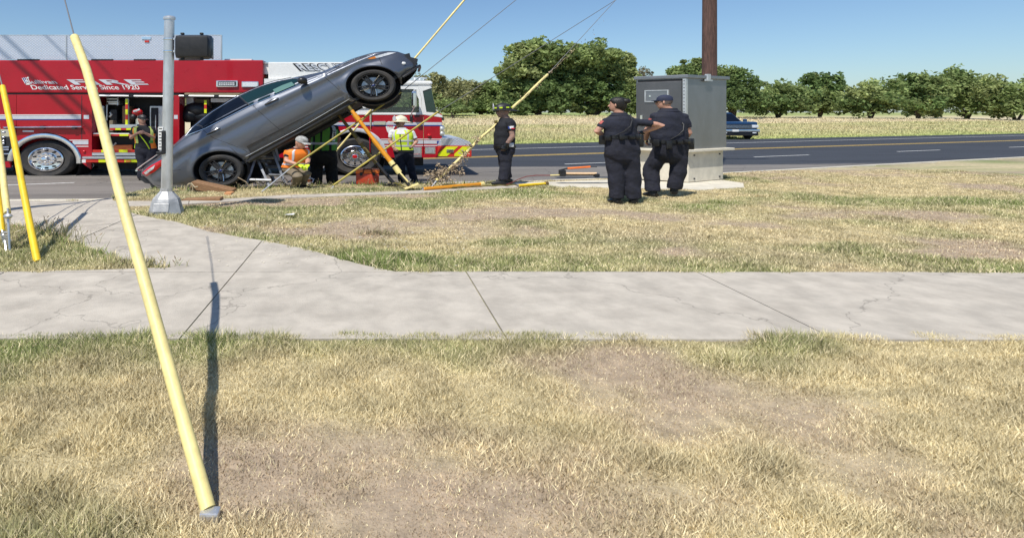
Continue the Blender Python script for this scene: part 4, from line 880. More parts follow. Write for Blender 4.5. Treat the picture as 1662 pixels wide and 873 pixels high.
def car_wheel(ax):
    for sg in (-1, 1):
        c = (ax, sg * .80, .335); wr = bpy.data.objects.new('wheel', None); COL.objects.link(wr); wr.parent = car
        s_ = sg
        t_ = MB().lathe([(.235, s_ * .07), (.262, s_ * .105), (.300, s_ * .112), (.322, s_ * .09), (.332, s_ * .05), (.332, -s_ * .06), (.31, -s_ * .1), (.235, -s_ * .1)], c, n=48); CB('tyre', t_, M['rubber'], wr)
        r_ = MB().lathe([(.244, s_ * .09), (.238, s_ * .098), (.228, s_ * .085), (.222, s_ * .02), (.222, -s_ * .09)], c, n=40); CB('rim_barrel', r_, M['cartrim'], wr)
        CB('brake_disc', MB().lathe([(.001, s_ * .015), (.175, s_ * .015), (.175, -s_ * .02)], c, n=28), M['brake'], wr)
        CB('brake_backing', MB().lathe([(.001, -s_ * .04), (.226, -s_ * .04)], c, n=28), M['dark'], wr)
        sp = MB(); ac = MB()
        for q in range(5):
            t = 2 * math.pi * q / 5 + .30; d = Vector((math.cos(t), 0, math.sin(t))); nn = Vector((-math.sin(t), 0, math.cos(t)))
            for e in (-1, 1):
                a_ = Vector(c) + d * .035 + nn * .022 * e + Vector((0, s_ * .07, 0)); b_ = Vector(c) + d * .228 + nn * .040 * e + Vector((0, s_ * .088, 0))
                sp.tube([a_, a_.lerp(b_, .5), b_], [.018, .012, .015], n=6)
            sp.box(Vector(c) + d * .12 + Vector((0, s_ * .066, 0)), (.16, .015, .022), Matrix.Rotation(-t, 3, 'Y'))
            if q in (0, 2, 3): ac.tube([Vector(c) + d * .08 + nn * .034 + Vector((0, s_ * .094, 0)), Vector(c) + d * .22 + nn * .048 + Vector((0, s_ * .104, 0))], .005, n=5)
        sp.lathe([(.001, s_ * .10), (.05, s_ * .098), (.06, s_ * .07)], c, n=20); CB('wheel_spokes', sp, M['cartrim'], wr)
        nu = MB()
        for q in range(5): t = 2 * math.pi * q / 5 + .9; nu.ell((c[0] + .042 * math.cos(t), c[1] + s_ * .1, c[2] + .042 * math.sin(t)), (.008, .008, .008), n=6, m=4)
        CB('lug_nut', nu, M['chrome'], wr); CB('spoke_accent', ac, M['chrome'], wr)
        CB('hub_badge', MB().ell((c[0], c[1] + s_ * .1, c[2]), (.026, .006, .016)), mat('badge_blue', (.01, .03, .16), .3), wr)
car_wheel(0); car_wheel(2.85)

# ---------------------------------------------------------------- people
def remesh(mb, voxel, smooth_it=3, wr=0., ws=9., fold=None):
    me = bpy.data.meshes.new('r'); me.from_pydata([tuple(p) for p in mb.v], [], mb.f); bm = bmesh.new(); bm.from_mesh(me); bmesh.ops.recalc_face_normals(bm, faces=bm.faces[:]); bm.to_mesh(me); bm.free()
    ob = bpy.data.objects.new('r', me); COL.objects.link(ob)
    md_ = ob.modifiers.new('m', 'REMESH'); md_.mode = 'VOXEL'; md_.voxel_size = voxel
    if smooth_it: sm = ob.modifiers.new('s', 'SMOOTH'); sm.iterations = smooth_it; sm.factor = .5
    dg = bpy.context.evaluated_depsgraph_get(); m2 = bpy.data.meshes.new_from_object(ob.evaluated_get(dg))
    v = np.empty(len(m2.vertices) * 3); m2.vertices.foreach_get('co', v); v = v.reshape(-1, 3)
    nn = np.empty(len(m2.vertices) * 3); m2.vertices.foreach_get('normal', nn); nn = nn.reshape(-1, 3)
    if wr:
        a = np.sin(v[:, 2] * ws * 4 + 3 * np.sin(v[:, 0] * ws + v[:, 1] * ws * .7)) * .5 + (fbm(v[:, 0] * 3 + v[:, 2] * 1.5, v[:, 1] * 3 + v[:, 2] * 4, .28, 3) - .5) * 1.6
        v = v + nn * (a * wr)[:, None]
    fs = [tuple(p.vertices) for p in m2.polygons]
    bpy.data.objects.remove(ob); bpy.data.meshes.remove(me); bpy.data.meshes.remove(m2)
    o = MB(); o.v = [tuple(p) for p in v]; o.f = fs; return o

class Person:
    """joints are measured in the photo at distance D; x is real metres before the world's widening"""
    def __init__(s, label, px, D, z0, J, face, build=1., group=None):
        s.x0 = (px - HX) * D / F; s.D = D; s.z0 = z0; k = D / F; s.k = k; s.px = px
        s.J = {n: Vector(((a[0] - px) * k / W, a[2] if len(a) > 2 else 0, EYE + (HY - a[1]) * k - z0)) for n, a in J.items()}
        s.f = Vector((face[0], face[1], 0)).normalized(); s.side = s.f.cross(Vector((0, 0, 1))).normalized()   # the person's right
        s.b = build; s.root = root('person', (s.x0, D, z0), label, 'person', group)
        j = s.J; s.HC = (j['hipL'] + j['hipR']) / 2; s.NB = j['neck']
        s.W = MB(); 
    def out(s, name, mb, m, parent=None, smooth=True):
        x0, D, z0 = s.x0, s.D, s.z0
        mb.v = [(x0 + p[0] * W, D + p[1], z0 + p[2]) for p in mb.v]
        o = B(name, mb, m, parent or s.root, smooth=smooth)
        for e in o.data.polygons: e.use_smooth = smooth
        return o
    def tsec(s, t, infl=0., prof=None):
        prof = prof or s.prof; T = [q[0] for q in prof]; hw = ip(t, T, [q[1] for q in prof]) * s.b + infl; hd = ip(t, T, [q[2] for q in prof]) * s.b + infl; fo = ip(t, T, [q[3] for q in prof])
        c = s.HC.lerp(s.NB, t) + s.f * fo
        return c, hw, hd
    def tring(s, t, infl=0., n=22, th0=0, th1=2 * math.pi, prof=None, ex=.85):
        c, hw, hd = s.tsec(t, infl, prof); r = []
        full = abs(th1 - th0 - 2 * math.pi) < 1e-6
        for i in range(n):
            a = th0 + (th1 - th0) * i / (n if full else n - 1); ca, sa = math.cos(a), math.sin(a)
            r.append(c + s.side * hw * math.copysign(abs(ca) ** ex, ca) + s.f * hd * math.copysign(abs(sa) ** ex, sa))
        return r
    prof = [(-.22, .12, .10, 0), (-.05, .17, .115, -.01), (.12, .172, .118, -.01), (.34, .15, .105, 0), (.55, .165, .115, .005), (.74, .182, .12, 0), (.88, .172, .10, -.01), (.96, .10, .075, 0), (1.0, .062, .062, .01)]
    def torso(s, mb, t0, t1, infl, n=12, prof=None):
        mb.rings([s.tring(t, infl, prof=prof) for t in np.linspace(t0, t1, n)])
    def limb(s, mb, a, b, c, r, infl=0.):
        a, b, c = s.J[a], s.J[b], s.J[c]; r = [x * s.b + infl for x in r]
        pts = [a, a.lerp(b, .35), a.lerp(b, .8), b, b.lerp(c, .3), b.lerp(c, .7), c]; mb.tube(pts, [r[0], r[1], r[2], r[2] * 1.03, r[3], (r[3] + r[4]) / 2, r[4]], n=12)
    def strip(s, name, m, t0, t1, th0, th1, infl, parent=None, nt=6, n=10, thick=.006, prof=None):
        o_ = [s.tring(t, infl, n, th0, th1, prof) for t in np.linspace(t0, t1, nt)]; i_ = [s.tring(t, infl - thick, n, th0, th1, prof) for t in np.linspace(t0, t1, nt)]
        mb = MB(); N = nt * n; vs = [p for r in o_ for p in r] + [p for r in i_ for p in r]; fs = []
        for a in range(nt - 1):
            for b_ in range(n - 1):
                q = a * n + b_; fs += [(q, q + 1, q + n + 1, q + n), (N + q, N + q + n, N + q + n + 1, N + q + 1)]
        for a in range(nt - 1):
            for q in (a * n, a * n + n - 1): fs.append((q, q + n, N + q + n, N + q))
        for b_ in range(n - 1):
            for q in (b_, (nt - 1) * n + b_): fs.append((q, q + 1, N + q + 1, N + q))
        mb.add(vs, fs); return s.out(name, mb, m, parent, smooth=True)
    def head(s, mb, look, tilt=0.):
        f = Vector((look[0], look[1], 0)).normalized(); sd = f.cross(Vector((0, 0, 1))).normalized(); up = (Vector((0, 0, 1)) + f * tilt).normalized(); f2 = sd.cross(up) * -1
        if f2.dot(f) < 0: f2 = -f2
        s.hf, s.hs, s.hu = f2, sd, up; c = s.J['head']; Q = lambda x, y, z: c + sd * x + f2 * y + up * z; s.Q = Q
        rows = []
        for z, w_, fr, bk in ((-.122, .022, .062, .0), (-.112, .042, .082, .02), (-.09, .054, .092, .045), (-.055, .066, .094, .07), (-.02, .072, .094, .088), (.02, .076, .095, .096), (.055, .075, .093, .098), (.085, .064, .075, .085), (.105, .042, .045, .055), (.114, .015, .015, .02)):
            ring = []
            for i in range(18):
                a = 2 * math.pi * i / 18; ca, sa = math.cos(a), math.sin(a); ring.append(Q(w_ * ca, (fr if sa > 0 else bk) * sa, z))
            rows.append(ring)
        mb.rings(rows)
        mb.tube([Q(0, .088, .02), Q(0, .104, -.008), Q(0, .116, -.028), Q(0, .098, -.036)], [.008, .011, .015, .010], n=7)
        for e in (-1, 1): mb.ell(Q(e * .077, -.004, -.008), (.012, .012, .032), n=8, m=6)
        mb.tube([Q(-.02, .092, -.064), Q(0, .1, -.062), Q(.02, .092, -.064)], .0075, n=6)
        mb.tube([s.J['neck'] - Vector((0, 0, .03)), c + up * -.07], [.064 * s.b ** .5, .056 * s.b ** .5], n=12)
    def face(s, look_m=None):
        mb = MB()
        for e in (-1, 1): mb.ell(s.Q(e * .031, .090, .012), (.012, .006, .007), n=8, m=5)
        s.out('eyes', mb, M['black']); mb = MB()
        for e in (-1, 1): mb.tube([s.Q(e * .018, .097, .030), s.Q(e * .048, .084, .030)], .004, n=5)
        s.out('eyebrows', mb, M['hair'])
    def hand(s, mb, wrist, d, palm, curl=.6, r=1.):
        """palm and five bent fingers; d = direction of the hand, palm = normal of the palm"""
        w_ = s.J[wrist] if isinstance(wrist, str) else wrist; d = Vector(d).normalized(); pn = Vector(palm); pn = (pn - d * pn.dot(d)).normalized(); sd = d.cross(pn)
        mb.tube([w_ - d * .02, w_ + d * .03, w_ + d * .085], [.026 * r, .036 * r, .038 * r], n=10, squash=.5, up=pn)
        for i, (o_, L) in enumerate(((-.030, .066), (-.010, .076), (.010, .072), (.029, .056))):
            p = w_ + d * .082 + sd * o_; c1 = curl * .8; d1 = (d * math.cos(c1) + pn * math.sin(c1)); c2 = curl * 1.9; d2 = (d * math.cos(c2) + pn * math.sin(c2))
            mb.tube([p - d * .02, p, p + d1 * L * .5, p + d1 * L * .5 + d2 * L * .5], [.010 * r, .010 * r, .009 * r, .0075 * r], n=6)
        p = w_ + d * .028 - sd * .03; t = (d * .75 - sd * .5 + pn * .45).normalized(); mb.tube([p, p + t * .035, p + t * .035 + (t + d * .5).normalized() * .035], [.0125 * r, .011 * r, .009 * r], n=6)
    def body(s, look, tilt=0., hands=(), m=None, legs=True, arms=('L', 'R')):
        mb = MB(); s.torso(mb, 0, 1.0, -.02); s.head(mb, look, tilt)
        for q in arms: mb.ell(s.J['sh' + q], (.05 * s.b, .05 * s.b, .05 * s.b)); s.limb(mb, 'sh' + q, 'el' + q, 'wr' + q, [.046, .046, .040, .040, .026])
        if legs:
            for q in 'LR': s.limb(mb, 'hip' + q, 'kn' + q, 'an' + q, [.07, .07, .05, .05, .036])
        for h in hands: s.hand(mb, *h)
        o = s.out('body', remesh(mb, .0085, 2), m or M['skin']); return o
    def shirt(s, m, sleeve=.6, t0=.12, infl=.012, name='shirt', wr=.007, arms=('L', 'R'), rs=1.0, long=False):
        mb = MB(); s.torso(mb, t0, .985, infl)
        for q in arms:
            a, b, c = s.J['sh' + q], s.J['el' + q], s.J['wr' + q]; r = .058 * s.b * rs
            mb.ell(a, (r * 1.08, r * 1.08, r * 1.0))
            inn = s.HC.lerp(s.NB, .80); mb.tube([inn.lerp(a, .5), a], [r * 1.25, r * 1.05], n=12)
            if long: mb.tube([a, a.lerp(b, .5), b, b.lerp(c, .5), b.lerp(c, .92)], [r, r * .97, r * .88, r * .8, r * .7], n=12)
            else: mb.tube([a, a.lerp(b, sleeve * .5), a.lerp(b, sleeve)], [r, r * 1.02, r * 1.0], n=12)
        return s.out(name, remesh(mb, .011, 3, wr, 8), m)
    def trousers(s, m, r=(.098, .095, .075, .074, .066), t1=.2, infl=.016, name='trousers', wr=.008, seat=None):
        mb = MB(); s.torso(mb, -.02, t1, infl)
        rr_ = []
        for t_, k_ in ((-.02, 1.), (-.08, .96), (-.15, .86), (-.22, .66), (-.28, .35)):
            ring = s.tring(t_, infl); c_ = sum(ring, Vector()) / len(ring); rr_.append([c_ + (q_ - c_) * k_ for q_ in ring])
        mb.rings(rr_)
        for q in 'LR':
            s.limb(mb, 'hip' + q, 'kn' + q, 'an' + q, list(r)); h = s.J['hip' + q]; mb.ell(h - s.f * .01, (r[0] * s.b * .97, r[0] * s.b * .98, r[0] * s.b * 1.0))
            if seat: mb.ell(h - s.f * seat + Vector((0, 0, -.01)), (r[0] * s.b * 1.0, r[0] * s.b, r[0] * s.b * 1.1))
        return s.out(name, remesh(mb, .011, 12, wr, 7), m)
    def shoe(s, q, d, m=None):
        a = s.J['an' + q]; d = Vector((d[0], d[1], 0)).normalized(); mb = MB(); z = max(.0, a.z - .10)
        g = Vector((a.x, a.y, z)); mb.tube([a + Vector((0, 0, .02)), Vector((a.x, a.y, z + .05))], [.05, .055], n=10)
        mb.tube([g - d * .075 + Vector((0, 0, .035)), g + Vector((0, 0, .045)), g + d * .09 + Vector((0, 0, .036)), g + d * .175 + Vector((0, 0, .026))], [.036, .052, .048, .030], n=10)
        return s.out('boot', mb, m or M['leather'])
    def belt(s, t, m=None, items=(), h=.045, infl=.026):
        b_ = s.strip('duty_belt' if items else 'belt', m or M['leather'], t - h * .9, t + h * .9, 0, 2 * math.pi - .001, infl, n=26, nt=3, thick=.012)
        for th, w_, hh, dd, dz in items:
            c, hw, hd = s.tsec(t, infl); p = c + s.side * hw * math.cos(th) + s.f * hd * math.sin(th) + Vector((0, 0, dz)); out = (s.side * math.cos(th) + s.f * math.sin(th)).normalized()
            R = Matrix((out, Vector((0, 0, 1)).cross(out), Vector((0, 0, 1)))).transposed(); mb = MB(); mb.bevbox(p + out * dd * .4, (dd, w_, hh), .012, R); s.out('belt_pouch', mb, M['leather'], b_)
        return b_
    def cap(s, m, brim=True, bold=1.0):
        mb = MB(); rows = []
        for z, w_, fr, bk in ((.022, .081, .101, .104), (.05, .082, .101, .106), (.08, .077, .095, .10), (.105, .062, .075, .082), (.125, .036, .04, .046), (.131, .006, .006, .006)):
            rows.append([s.Q(w_ * bold * math.cos(a), (fr if math.sin(a) > 0 else bk) * bold * math.sin(a), z) for a in [2 * math.pi * i / 20 for i in range(20)]])
        mb.rings(rows); c_ = s.out('cap', mb, m)
        if brim:
            mb = MB(); v = []; 
            for k, (rr, zz) in enumerate(((.092, .032), (.16, .018))):
                for a in np.linspace(.5, math.pi - .5, 10): v.append(s.Q(.082 * math.cos(a) * (1 if k == 0 else .95), (rr if k == 0 else .09 + .075 * math.sin(a) ** .5) * (math.sin(a) if k == 0 else 1), zz + (.012 * math.sin(a))))
            v2 = [p - s.hu * .006 for p in v]; n = 10; fs = []
            for i in range(n - 1): fs += [(i, i + 1, n + i + 1, n + i), (20 + i, 20 + n + i, 20 + n + i + 1, 20 + i + 1), (n + i, n + i + 1, 20 + n + i + 1, 20 + n + i)]
            mb.add(v + v2, fs); s.out('cap_brim', mb, m, c_, smooth=False)
        return c_
    def firehelm(s, m, name='fire_helmet', tape=None, big=1.0):
        q0 = s.Q; s.Q = lambda x, y, z: q0(x * big, y * big, z * big + (.022 if big > 1 else 0))
        mb = MB(); rows = []
        for z, w_, fr, bk in ((.02, .095, .12, .125), (.05, .096, .118, .122), (.09, .088, .105, .11), (.125, .065, .08, .085), (.145, .03, .04, .045), (.150, .004, .004, .004)):
            rows.append([s.Q(w_ * math.cos(a), (fr if math.sin(a) > 0 else bk) * math.sin(a), z) for a in [2 * math.pi * i / 22 for i in range(22)]])
        mb.rings(rows)
        for i in range(4): a = math.pi * i / 4 + .4; mb.tube([s.Q(.09 * math.cos(a), .115 * math.sin(a), .06), s.Q(.055 * math.cos(a), .07 * math.sin(a), .13), s.Q(0, 0, .156), s.Q(-.055 * math.cos(a), -.07 * math.sin(a), .13), s.Q(-.09 * math.cos(a), -.115 * math.sin(a), .06)], .006, n=5)
        h = s.out(name, mb, m)
        mb = MB(); r0 = []; r1 = []
        for k in range(28):
            a = 2 * math.pi * k / 28; sa = math.sin(a); ext = .03 + .015 * max(0, sa) + .075 * max(0, -sa) ** 1.5
            r0.append(s.Q(.092 * math.cos(a), .118 * sa, .032)); r1.append(s.Q((.092 + ext * .8) * math.cos(a), (.118 + ext) * sa, .016 - .03 * max(0, -sa)))
        lo0 = [p - s.hu * .008 for p in r0]; lo1 = [p - s.hu * .008 for p in r1]; mb.rings([r0, r1, lo1, lo0], cap=False, closed=True); s.out('helmet_brim', mb, m, h, smooth=False)
        mb = MB(); mb.prism([(0, 0), (.001, 0), (.001, .001)], 0, .001)
        mb = MB(); pts = [s.Q(x, .128, z) for x, z in ((-.035, .04), (.035, .04), (.04, .10), (0, .15), (-.04, .10))]; n = 5; mb.add(pts + [p + s.hf * .008 for p in pts], [(0, 1, 2, 3, 4), (9, 8, 7, 6, 5)] + [(i, (i + 1) % 5, 5 + (i + 1) % 5, 5 + i) for i in range(5)]); s.out('helmet_shield', mb, M['stripe'], h, smooth=False)
        if tape:
            for k in range(8):
                a = 2 * math.pi * (k + .5) / 8; mb = MB(); R = Matrix((s.hs, s.hf, s.hu)).transposed() @ Matrix.Rotation(a, 3, 'Z'); p = s.Q(.094 * math.cos(a), .118 * math.sin(a), .065); mb.box(p, (.014, .045, .030), R); s.out('helmet_tape', mb, tape, h, smooth=False)
        s.Q = q0; return h
def skin_shirt_patch(p, name, m, q, t, face_dir, wid, hgt_, shape=None, off=.064):
    a = p.J['sh' + q].lerp(p.J['el' + q], t); ax = (p.J['el' + q] - p.J['sh' + q]).normalized(); o = Vector(face_dir); o = (o - ax * o.dot(ax)).normalized(); sd = ax.cross(o); mb = MB(); n = 6; vs = []
    for k in range(n):
        an = (k / (n - 1) - .5) * wid / off
        for h in (-.5, .5):
            for e in (0, -.004): vs.append(a + (o * math.cos(an) + sd * math.sin(an)) * (off + e) + ax * hgt_ * h)
    fs = []
    for k in range(n - 1): b = k * 4; fs += [(b, b + 4, b + 6, b + 2), (b + 1, b + 3, b + 7, b + 5), (b, b + 1, b + 5, b + 4), (b + 2, b + 6, b + 7, b + 3)]
    mb.add(vs, fs); return p.out(name, mb, m)

m_patch = mat('patch_red', (.42, .10, .09), .8, var=.3, scale=30)
# officer on the left
G1 = dict(head=(1003, 170), neck=(1006, 185), shL=(983, 196), shR=(1034, 197), elL=(969, 213, .0), wrL=(985, 222, .10), elR=(1073, 203, -.02), wrR=(1046, 216, .10), hipL=(996, 249), hipR=(1022, 249), knL=(1000, 285), knR=(1027, 285), anL=(1001, 322), anR=(1029, 323))
G1['shL'], G1['shR'] = (985, 197), (1032, 198)
p = Person('police officer with black hair in a bun, standing on the grass with hands on hips', 1008, 9.2, float(hgt(4.2, 9.2)), G1, (-.22, 1), 1.02)
p.prof = [(-.25, .17, .13, -.02), (-.08, .190, .112, -.015), (.12, .196, .120, -.02), (.36, .178, .118, -.01), (.55, .178, .13, .005), (.74, .188, .125, 0), (.88, .172, .10, -.01), (.96, .10, .07, 0), (1.0, .062, .062, .01)]
p.body((-.75, .65), hands=[('wrL', (1, .35, -.1), (0, .8, -.6), .5), ('wrR', (-.9, .4, -.2), (0, .8, -.6), .5)])
p.shirt(M['navy'], .62, t0=.37); p.trousers(M['navy2'], (.113, .109, .097, .094, .085), t1=.42, seat=0, wr=.007)
for q in 'LR': p.shoe(q, (-.2 if q == 'L' else .2, 1))
p.belt(.42, items=[(math.pi * 1.15, .07, .09, .06, -.01), (math.pi * 1.38, .06, .085, .05, 0), (math.pi * 1.55, .07, .06, .05, 0), (math.pi * 1.72, .06, .08, .05, 0), (math.pi * .98, .05, .15, .07, -.05), (math.pi * 1.97, .06, .20, .07, -.07), (0.15, .05, .10, .05, 0)])
mb = MB(); mb.bevbox(p.J['wrL'] + Vector((.055, -.15, -.03)), (.055, .03, .13), .01); mb.tube([p.J['wrL'] + Vector((.07, -.15, .03)), p.J['wrL'] + Vector((.07, -.15, .13))], .008); p.out('radio', mb, M['black']); mb = MB(); mb.box(p.J['wrL'] + Vector((.055, -.168, .0)), (.035, .006, .03)); p.out('radio_screen', mb, M['stripe'])
mb = MB(); a = p.HC.lerp(p.NB, .45); mb.tube([a + Vector((-.12, -.165, 0)), a + Vector((-.02, -.175, .07)), a + Vector((.06, -.17, .16)), a + Vector((.085, -.15, .26)), a + Vector((.085, -.08, .35))], .008, n=6); p.out('radio_cord', mb, M['black'])
mb = MB(); rows = []
for z, w_, fr, bk in ((-.10, .03, -.03, .075), (-.06, .066, -.01, .095), (-.02, .079, .02, .105), (.03, .086, .075, .112), (.07, .083, .098, .110), (.10, .068, .08, .09), (.125, .03, .03, .04)): rows.append([p.Q(w_ * math.cos(a), (fr if math.sin(a) > 0 else bk) * math.sin(a), z) for a in [2 * math.pi * i / 20 for i in range(20)]])
mb.rings(rows); hr = p.out('hair', mb, M['hair']); mb = MB(); mb.ell(p.Q(.0, -.105, .055), (.05, .04, .045)); p.out('hair_bun', mb, M['hair'], hr)
skin_shirt_patch(p, 'shoulder_patch', m_patch, 'L', .28, (-.9, -.4, 0), .05, .06); mb = MB(); mb.tube([p.J['wrR'] + Vector((.02, -.01, .008)), p.J['wrR'] + Vector((-.01, .0, -.012))], .034, n=10); p.out('wrist_watch', mb, M['black'])
p.strip('collar', M['navy'], .955, 1.03, 0, 2 * math.pi - .001, .022, n=20, nt=3)

# officer on the right
G2 = dict(head=(1079, 166), neck=(1086, 178), shL=(1064, 189), shR=(1109, 190), elL=(1055, 212, .10), wrL=(1058, 229, .22), elR=(1119, 216, .02), wrR=(1113, 233, .16), hipL=(1074, 246), hipR=(1101, 246), knL=(1062, 276, .12), knR=(1101, 278), anL=(1062, 312, .05), anR=(1095, 307, .02))
p = Person('heavyset police officer in a navy cap, leaning toward the metal cabinet', 1086, 10.0, float(hgt(5.4, 10)), G2, (-.35, 1), 1.10)
p.prof = [(-.25, .165, .13, -.02), (-.08, .188, .118, -.015), (.12, .202, .145, -.01), (.36, .205, .165, .01), (.55, .205, .155, .01), (.74, .205, .135, 0), (.88, .182, .108, -.01), (.96, .105, .078, 0), (1.0, .07, .07, .01)]
p.body((-.85, .55), tilt=.05, hands=[('wrL', (.3, .5, -.8), (1, 0, 0), .7), ('wrR', (-.6, .4, -.6), (0, 1, 0), .5)])
p.shirt(M['navy'], .68, t0=.17, rs=1.05); p.trousers(M['navy2'], (.112, .109, .098, .094, .087), t1=.24, seat=0, wr=.007)
p.shoe('L', (-.3, 1)); p.shoe('R', (.3, 1))
p.belt(.24, items=[(math.pi * 1.12, .08, .12, .07, -.02), (math.pi * 1.30, .07, .14, .07, -.05), (math.pi * 1.46, .07, .07, .05, 0), (math.pi * 1.6, .07, .075, .06, .01), (math.pi * 1.75, .07, .09, .06, 0), (math.pi * 1.92, .06, .20, .08, -.05), (.1, .05, .1, .05, 0)])
mb = MB(); a = p.HC.lerp(p.NB, .3); mb.tube([a + Vector((-.06, -.195, 0)), a + Vector((.03, -.20, .07)), a + Vector((.10, -.19, .16)), a + Vector((.12, -.15, .26)), a + Vector((.10, -.06, .36))], .008, n=6); p.out('radio_cord', mb, M['black'])
p.cap(M['cap']); skin_shirt_patch(p, 'shoulder_patch', m_patch, 'L', .28, (-.9, -.4, 0), .05, .06, off=.068)
mb = MB(); mb.rings([[p.Q(w_ * math.cos(a), (f_ if math.sin(a) > 0 else b_) * math.sin(a), z) for a in [2 * math.pi * i / 16 for i in range(16)]] for z, w_, f_, b_ in ((-.045, .0745, .03, .074), (-.01, .0785, .05, .096), (.03, .079, .06, .1))]); p.out('cropped_hair', mb, mat('grey_hair', (.12, .09, .08), .8, bump=.4, bscale=90))
mb = MB()
for e in (-1, 1): mb.bevbox(p.Q(e * .035, .1, .012), (.05, .02, .03), .008)
mb.tube([p.Q(-.082, .0, .015), p.Q(-.07, .09, .015)], .004); mb.tube([p.Q(.082, .0, .015), p.Q(.07, .09, .015)], .004); p.out('sunglasses', mb, M['black'])
p.strip('collar', M['navy'], .95, 1.03, 0, 2 * math.pi - .001, .024, n=20, nt=3)
mb = MB(); mb.tube([p.J['wrL'] - Vector((0, 0, -.01)), p.J['wrL'] + Vector((.005, .01, -.025))], .04, n=10); p.out('wrist_watch', mb, M['chrome'])

# firefighter in profile by the vine-covered guy
G3 = dict(head=(817, 182), neck=(822, 191), shL=(824, 199, -.20), shR=(822, 199, .20), elL=(827, 221, -.24), wrL=(817, 235, -.23), elR=(820, 222, .22), wrR=(812, 236, .18), hipL=(820, 243, -.09), hipR=(819, 243, .09), knL=(819, 268, -.10), knR=(821, 268, .12), anL=(814, 291, -.12), anR=(826, 290, .14))
p = Person('firefighter in black with a dark helmet, standing in profile in front of the field', 820, 12.0, float(hgt(2.9, 12.0)), G3, (-1, -.12), 1.03)
p.prof = [(-.2, .15, .12, 0), (-.05, .172, .125, -.01), (.12, .175, .135, .01), (.34, .17, .14, .02), (.55, .172, .135, .015), (.74, .182, .135, .005), (.88, .165, .105, -.01), (.96, .10, .078, 0), (1.0, .066, .066, .01)]
p.body((-1, -.05), tilt=.06, hands=[('wrL', (-.35, 0, -1), (0, 1, 0), .6), ('wrR', (-.35, 0, -1), (0, -1, 0), .6)], m=M['skin2'])
p.shirt(M['ffblack'], .60, t0=.10); p.trousers(M['bunker'] if 0 else M['navy2'], (.105, .104, .086, .086, .074), t1=.14)
for q in 'LR': p.shoe(q, (-1, -.1))
p.firehelm(M['black'], tape=M['hivis'], big=1.12); p.face(); p.belt(.09)
hp = skin_shirt_patch(p, 'sleeve_flag', M['shirtwhite'], 'L', .36, (0, -1, 0), .085, .052); skin_shirt_patch(p, 'flag_red', M['redlens'], 'L', .45, (.3, -1, 0), .055, .024, off=.067); skin_shirt_patch(p, 'flag_blue', M['blue'], 'L', .37, (-.75, -1, 0), .028, .052, off=.067)
for q, dy in (('L', -1), ('R', 1)):
    mb = MB(); p.hand(mb, 'wr' + q, (-.35, 0, -1), (0, -dy, 0), .7, 1.45); mb.tube([p.J['wr' + q] + Vector((.012, 0, .05)), p.J['wr' + q] - Vector((.012, 0, .03))], [.045, .042], n=10); p.out('glove', mb, M['leather'])
mb = MB(); mb.bevbox(p.HC.lerp(p.NB, .16) + Vector((.06, -.20, .0)), (.07, .03, .09), .01); p.out('hip_tag', mb, M['stripe']); mb = MB(); mb.bevbox(p.HC.lerp(p.NB, .82) + Vector((-.16, -.03, .03)), (.05, .06, .07), .015); p.out('shoulder_microphone', mb, M['rust'])

# chief in the yellow vest
z0 = ROADZ
G4 = dict(head=(650, 200), neck=(652, 209), shL=(668, 215), shR=(637, 214), elL=(676, 230, .02), wrL=(665, 240, -.10), elR=(633, 229, .0), wrR=(639, 240, -.10), hipL=(663, 252), hipR=(648, 252), knL=(667, 273, -.03), knR=(651, 272, -.05), anL=(673, 295), anR=(652, 295))
p = Person('man in a bright yellow vest, white shirt and cream fire helmet between strut and cab', 655, 14.5, z0, G4, (-.25, -1), 1.0)
p.body((-.75, -.62), tilt=-.02, hands=[('wrL', (-.8, -.1, -.5), (0, 1, 0), .5), ('wrR', (.6, -.1, -.7), (0, 1, 0), .5)])
p.shirt(M['shirtwhite'], .66, t0=.12); p.trousers(M['navy2'], (.095, .094, .078, .076, .070), t1=.2)
for q in 'LR': p.shoe(q, (.2 if q == 'L' else -.2, -1))
p.belt(.16); p.firehelm(M['helmwhite'], big=1.16)
mb = MB()
for e in (-1, 1): mb.bevbox(p.Q(e * .033, .098, -.002), (.058, .030, .036), .01)
p.out('sunglasses', mb, M['black'])
v1 = p.strip('vest', M['hivis'], .20, .945, .05, math.pi * 2 + .02, .026, n=30, nt=14, thick=.010)
for t0_, t1_ in ((.33, .39), (.52, .58)): p.strip('vest_stripe', M['stripe'], t0_, t1_, .1, math.pi * 2, .031, v1, n=30, nt=3)
for th in (math.pi * .30, math.pi * .70, math.pi * 1.3, math.pi * 1.7): p.strip('vest_stripe', M['stripe'], .39, .93, th - .10, th + .10, .030, v1, n=4, nt=10)
p.strip('shirt_front', M['shirtwhite'], .80, .96, math.pi * .40, math.pi * .60, .036, None, n=6, nt=5)
p.strip('vest_zip', M['ffblack'], .20, .93, math.pi * .48, math.pi * .50, .033, v1, n=3, nt=8)
p.strip('collar', M['shirtwhite'], .95, 1.04, 0, 2 * math.pi - .001, .022, n=20, nt=3)
mb = MB(); mb.bevbox(p.Q(.0, .12, -.03), (.06, .02, .03), .01); p.out('wrist_watch', MB().tube([p.J['wrL'] + Vector((.01, 0, .005)), p.J['wrL'] - Vector((.015, 0, .01))], .036, n=10), M['black'])

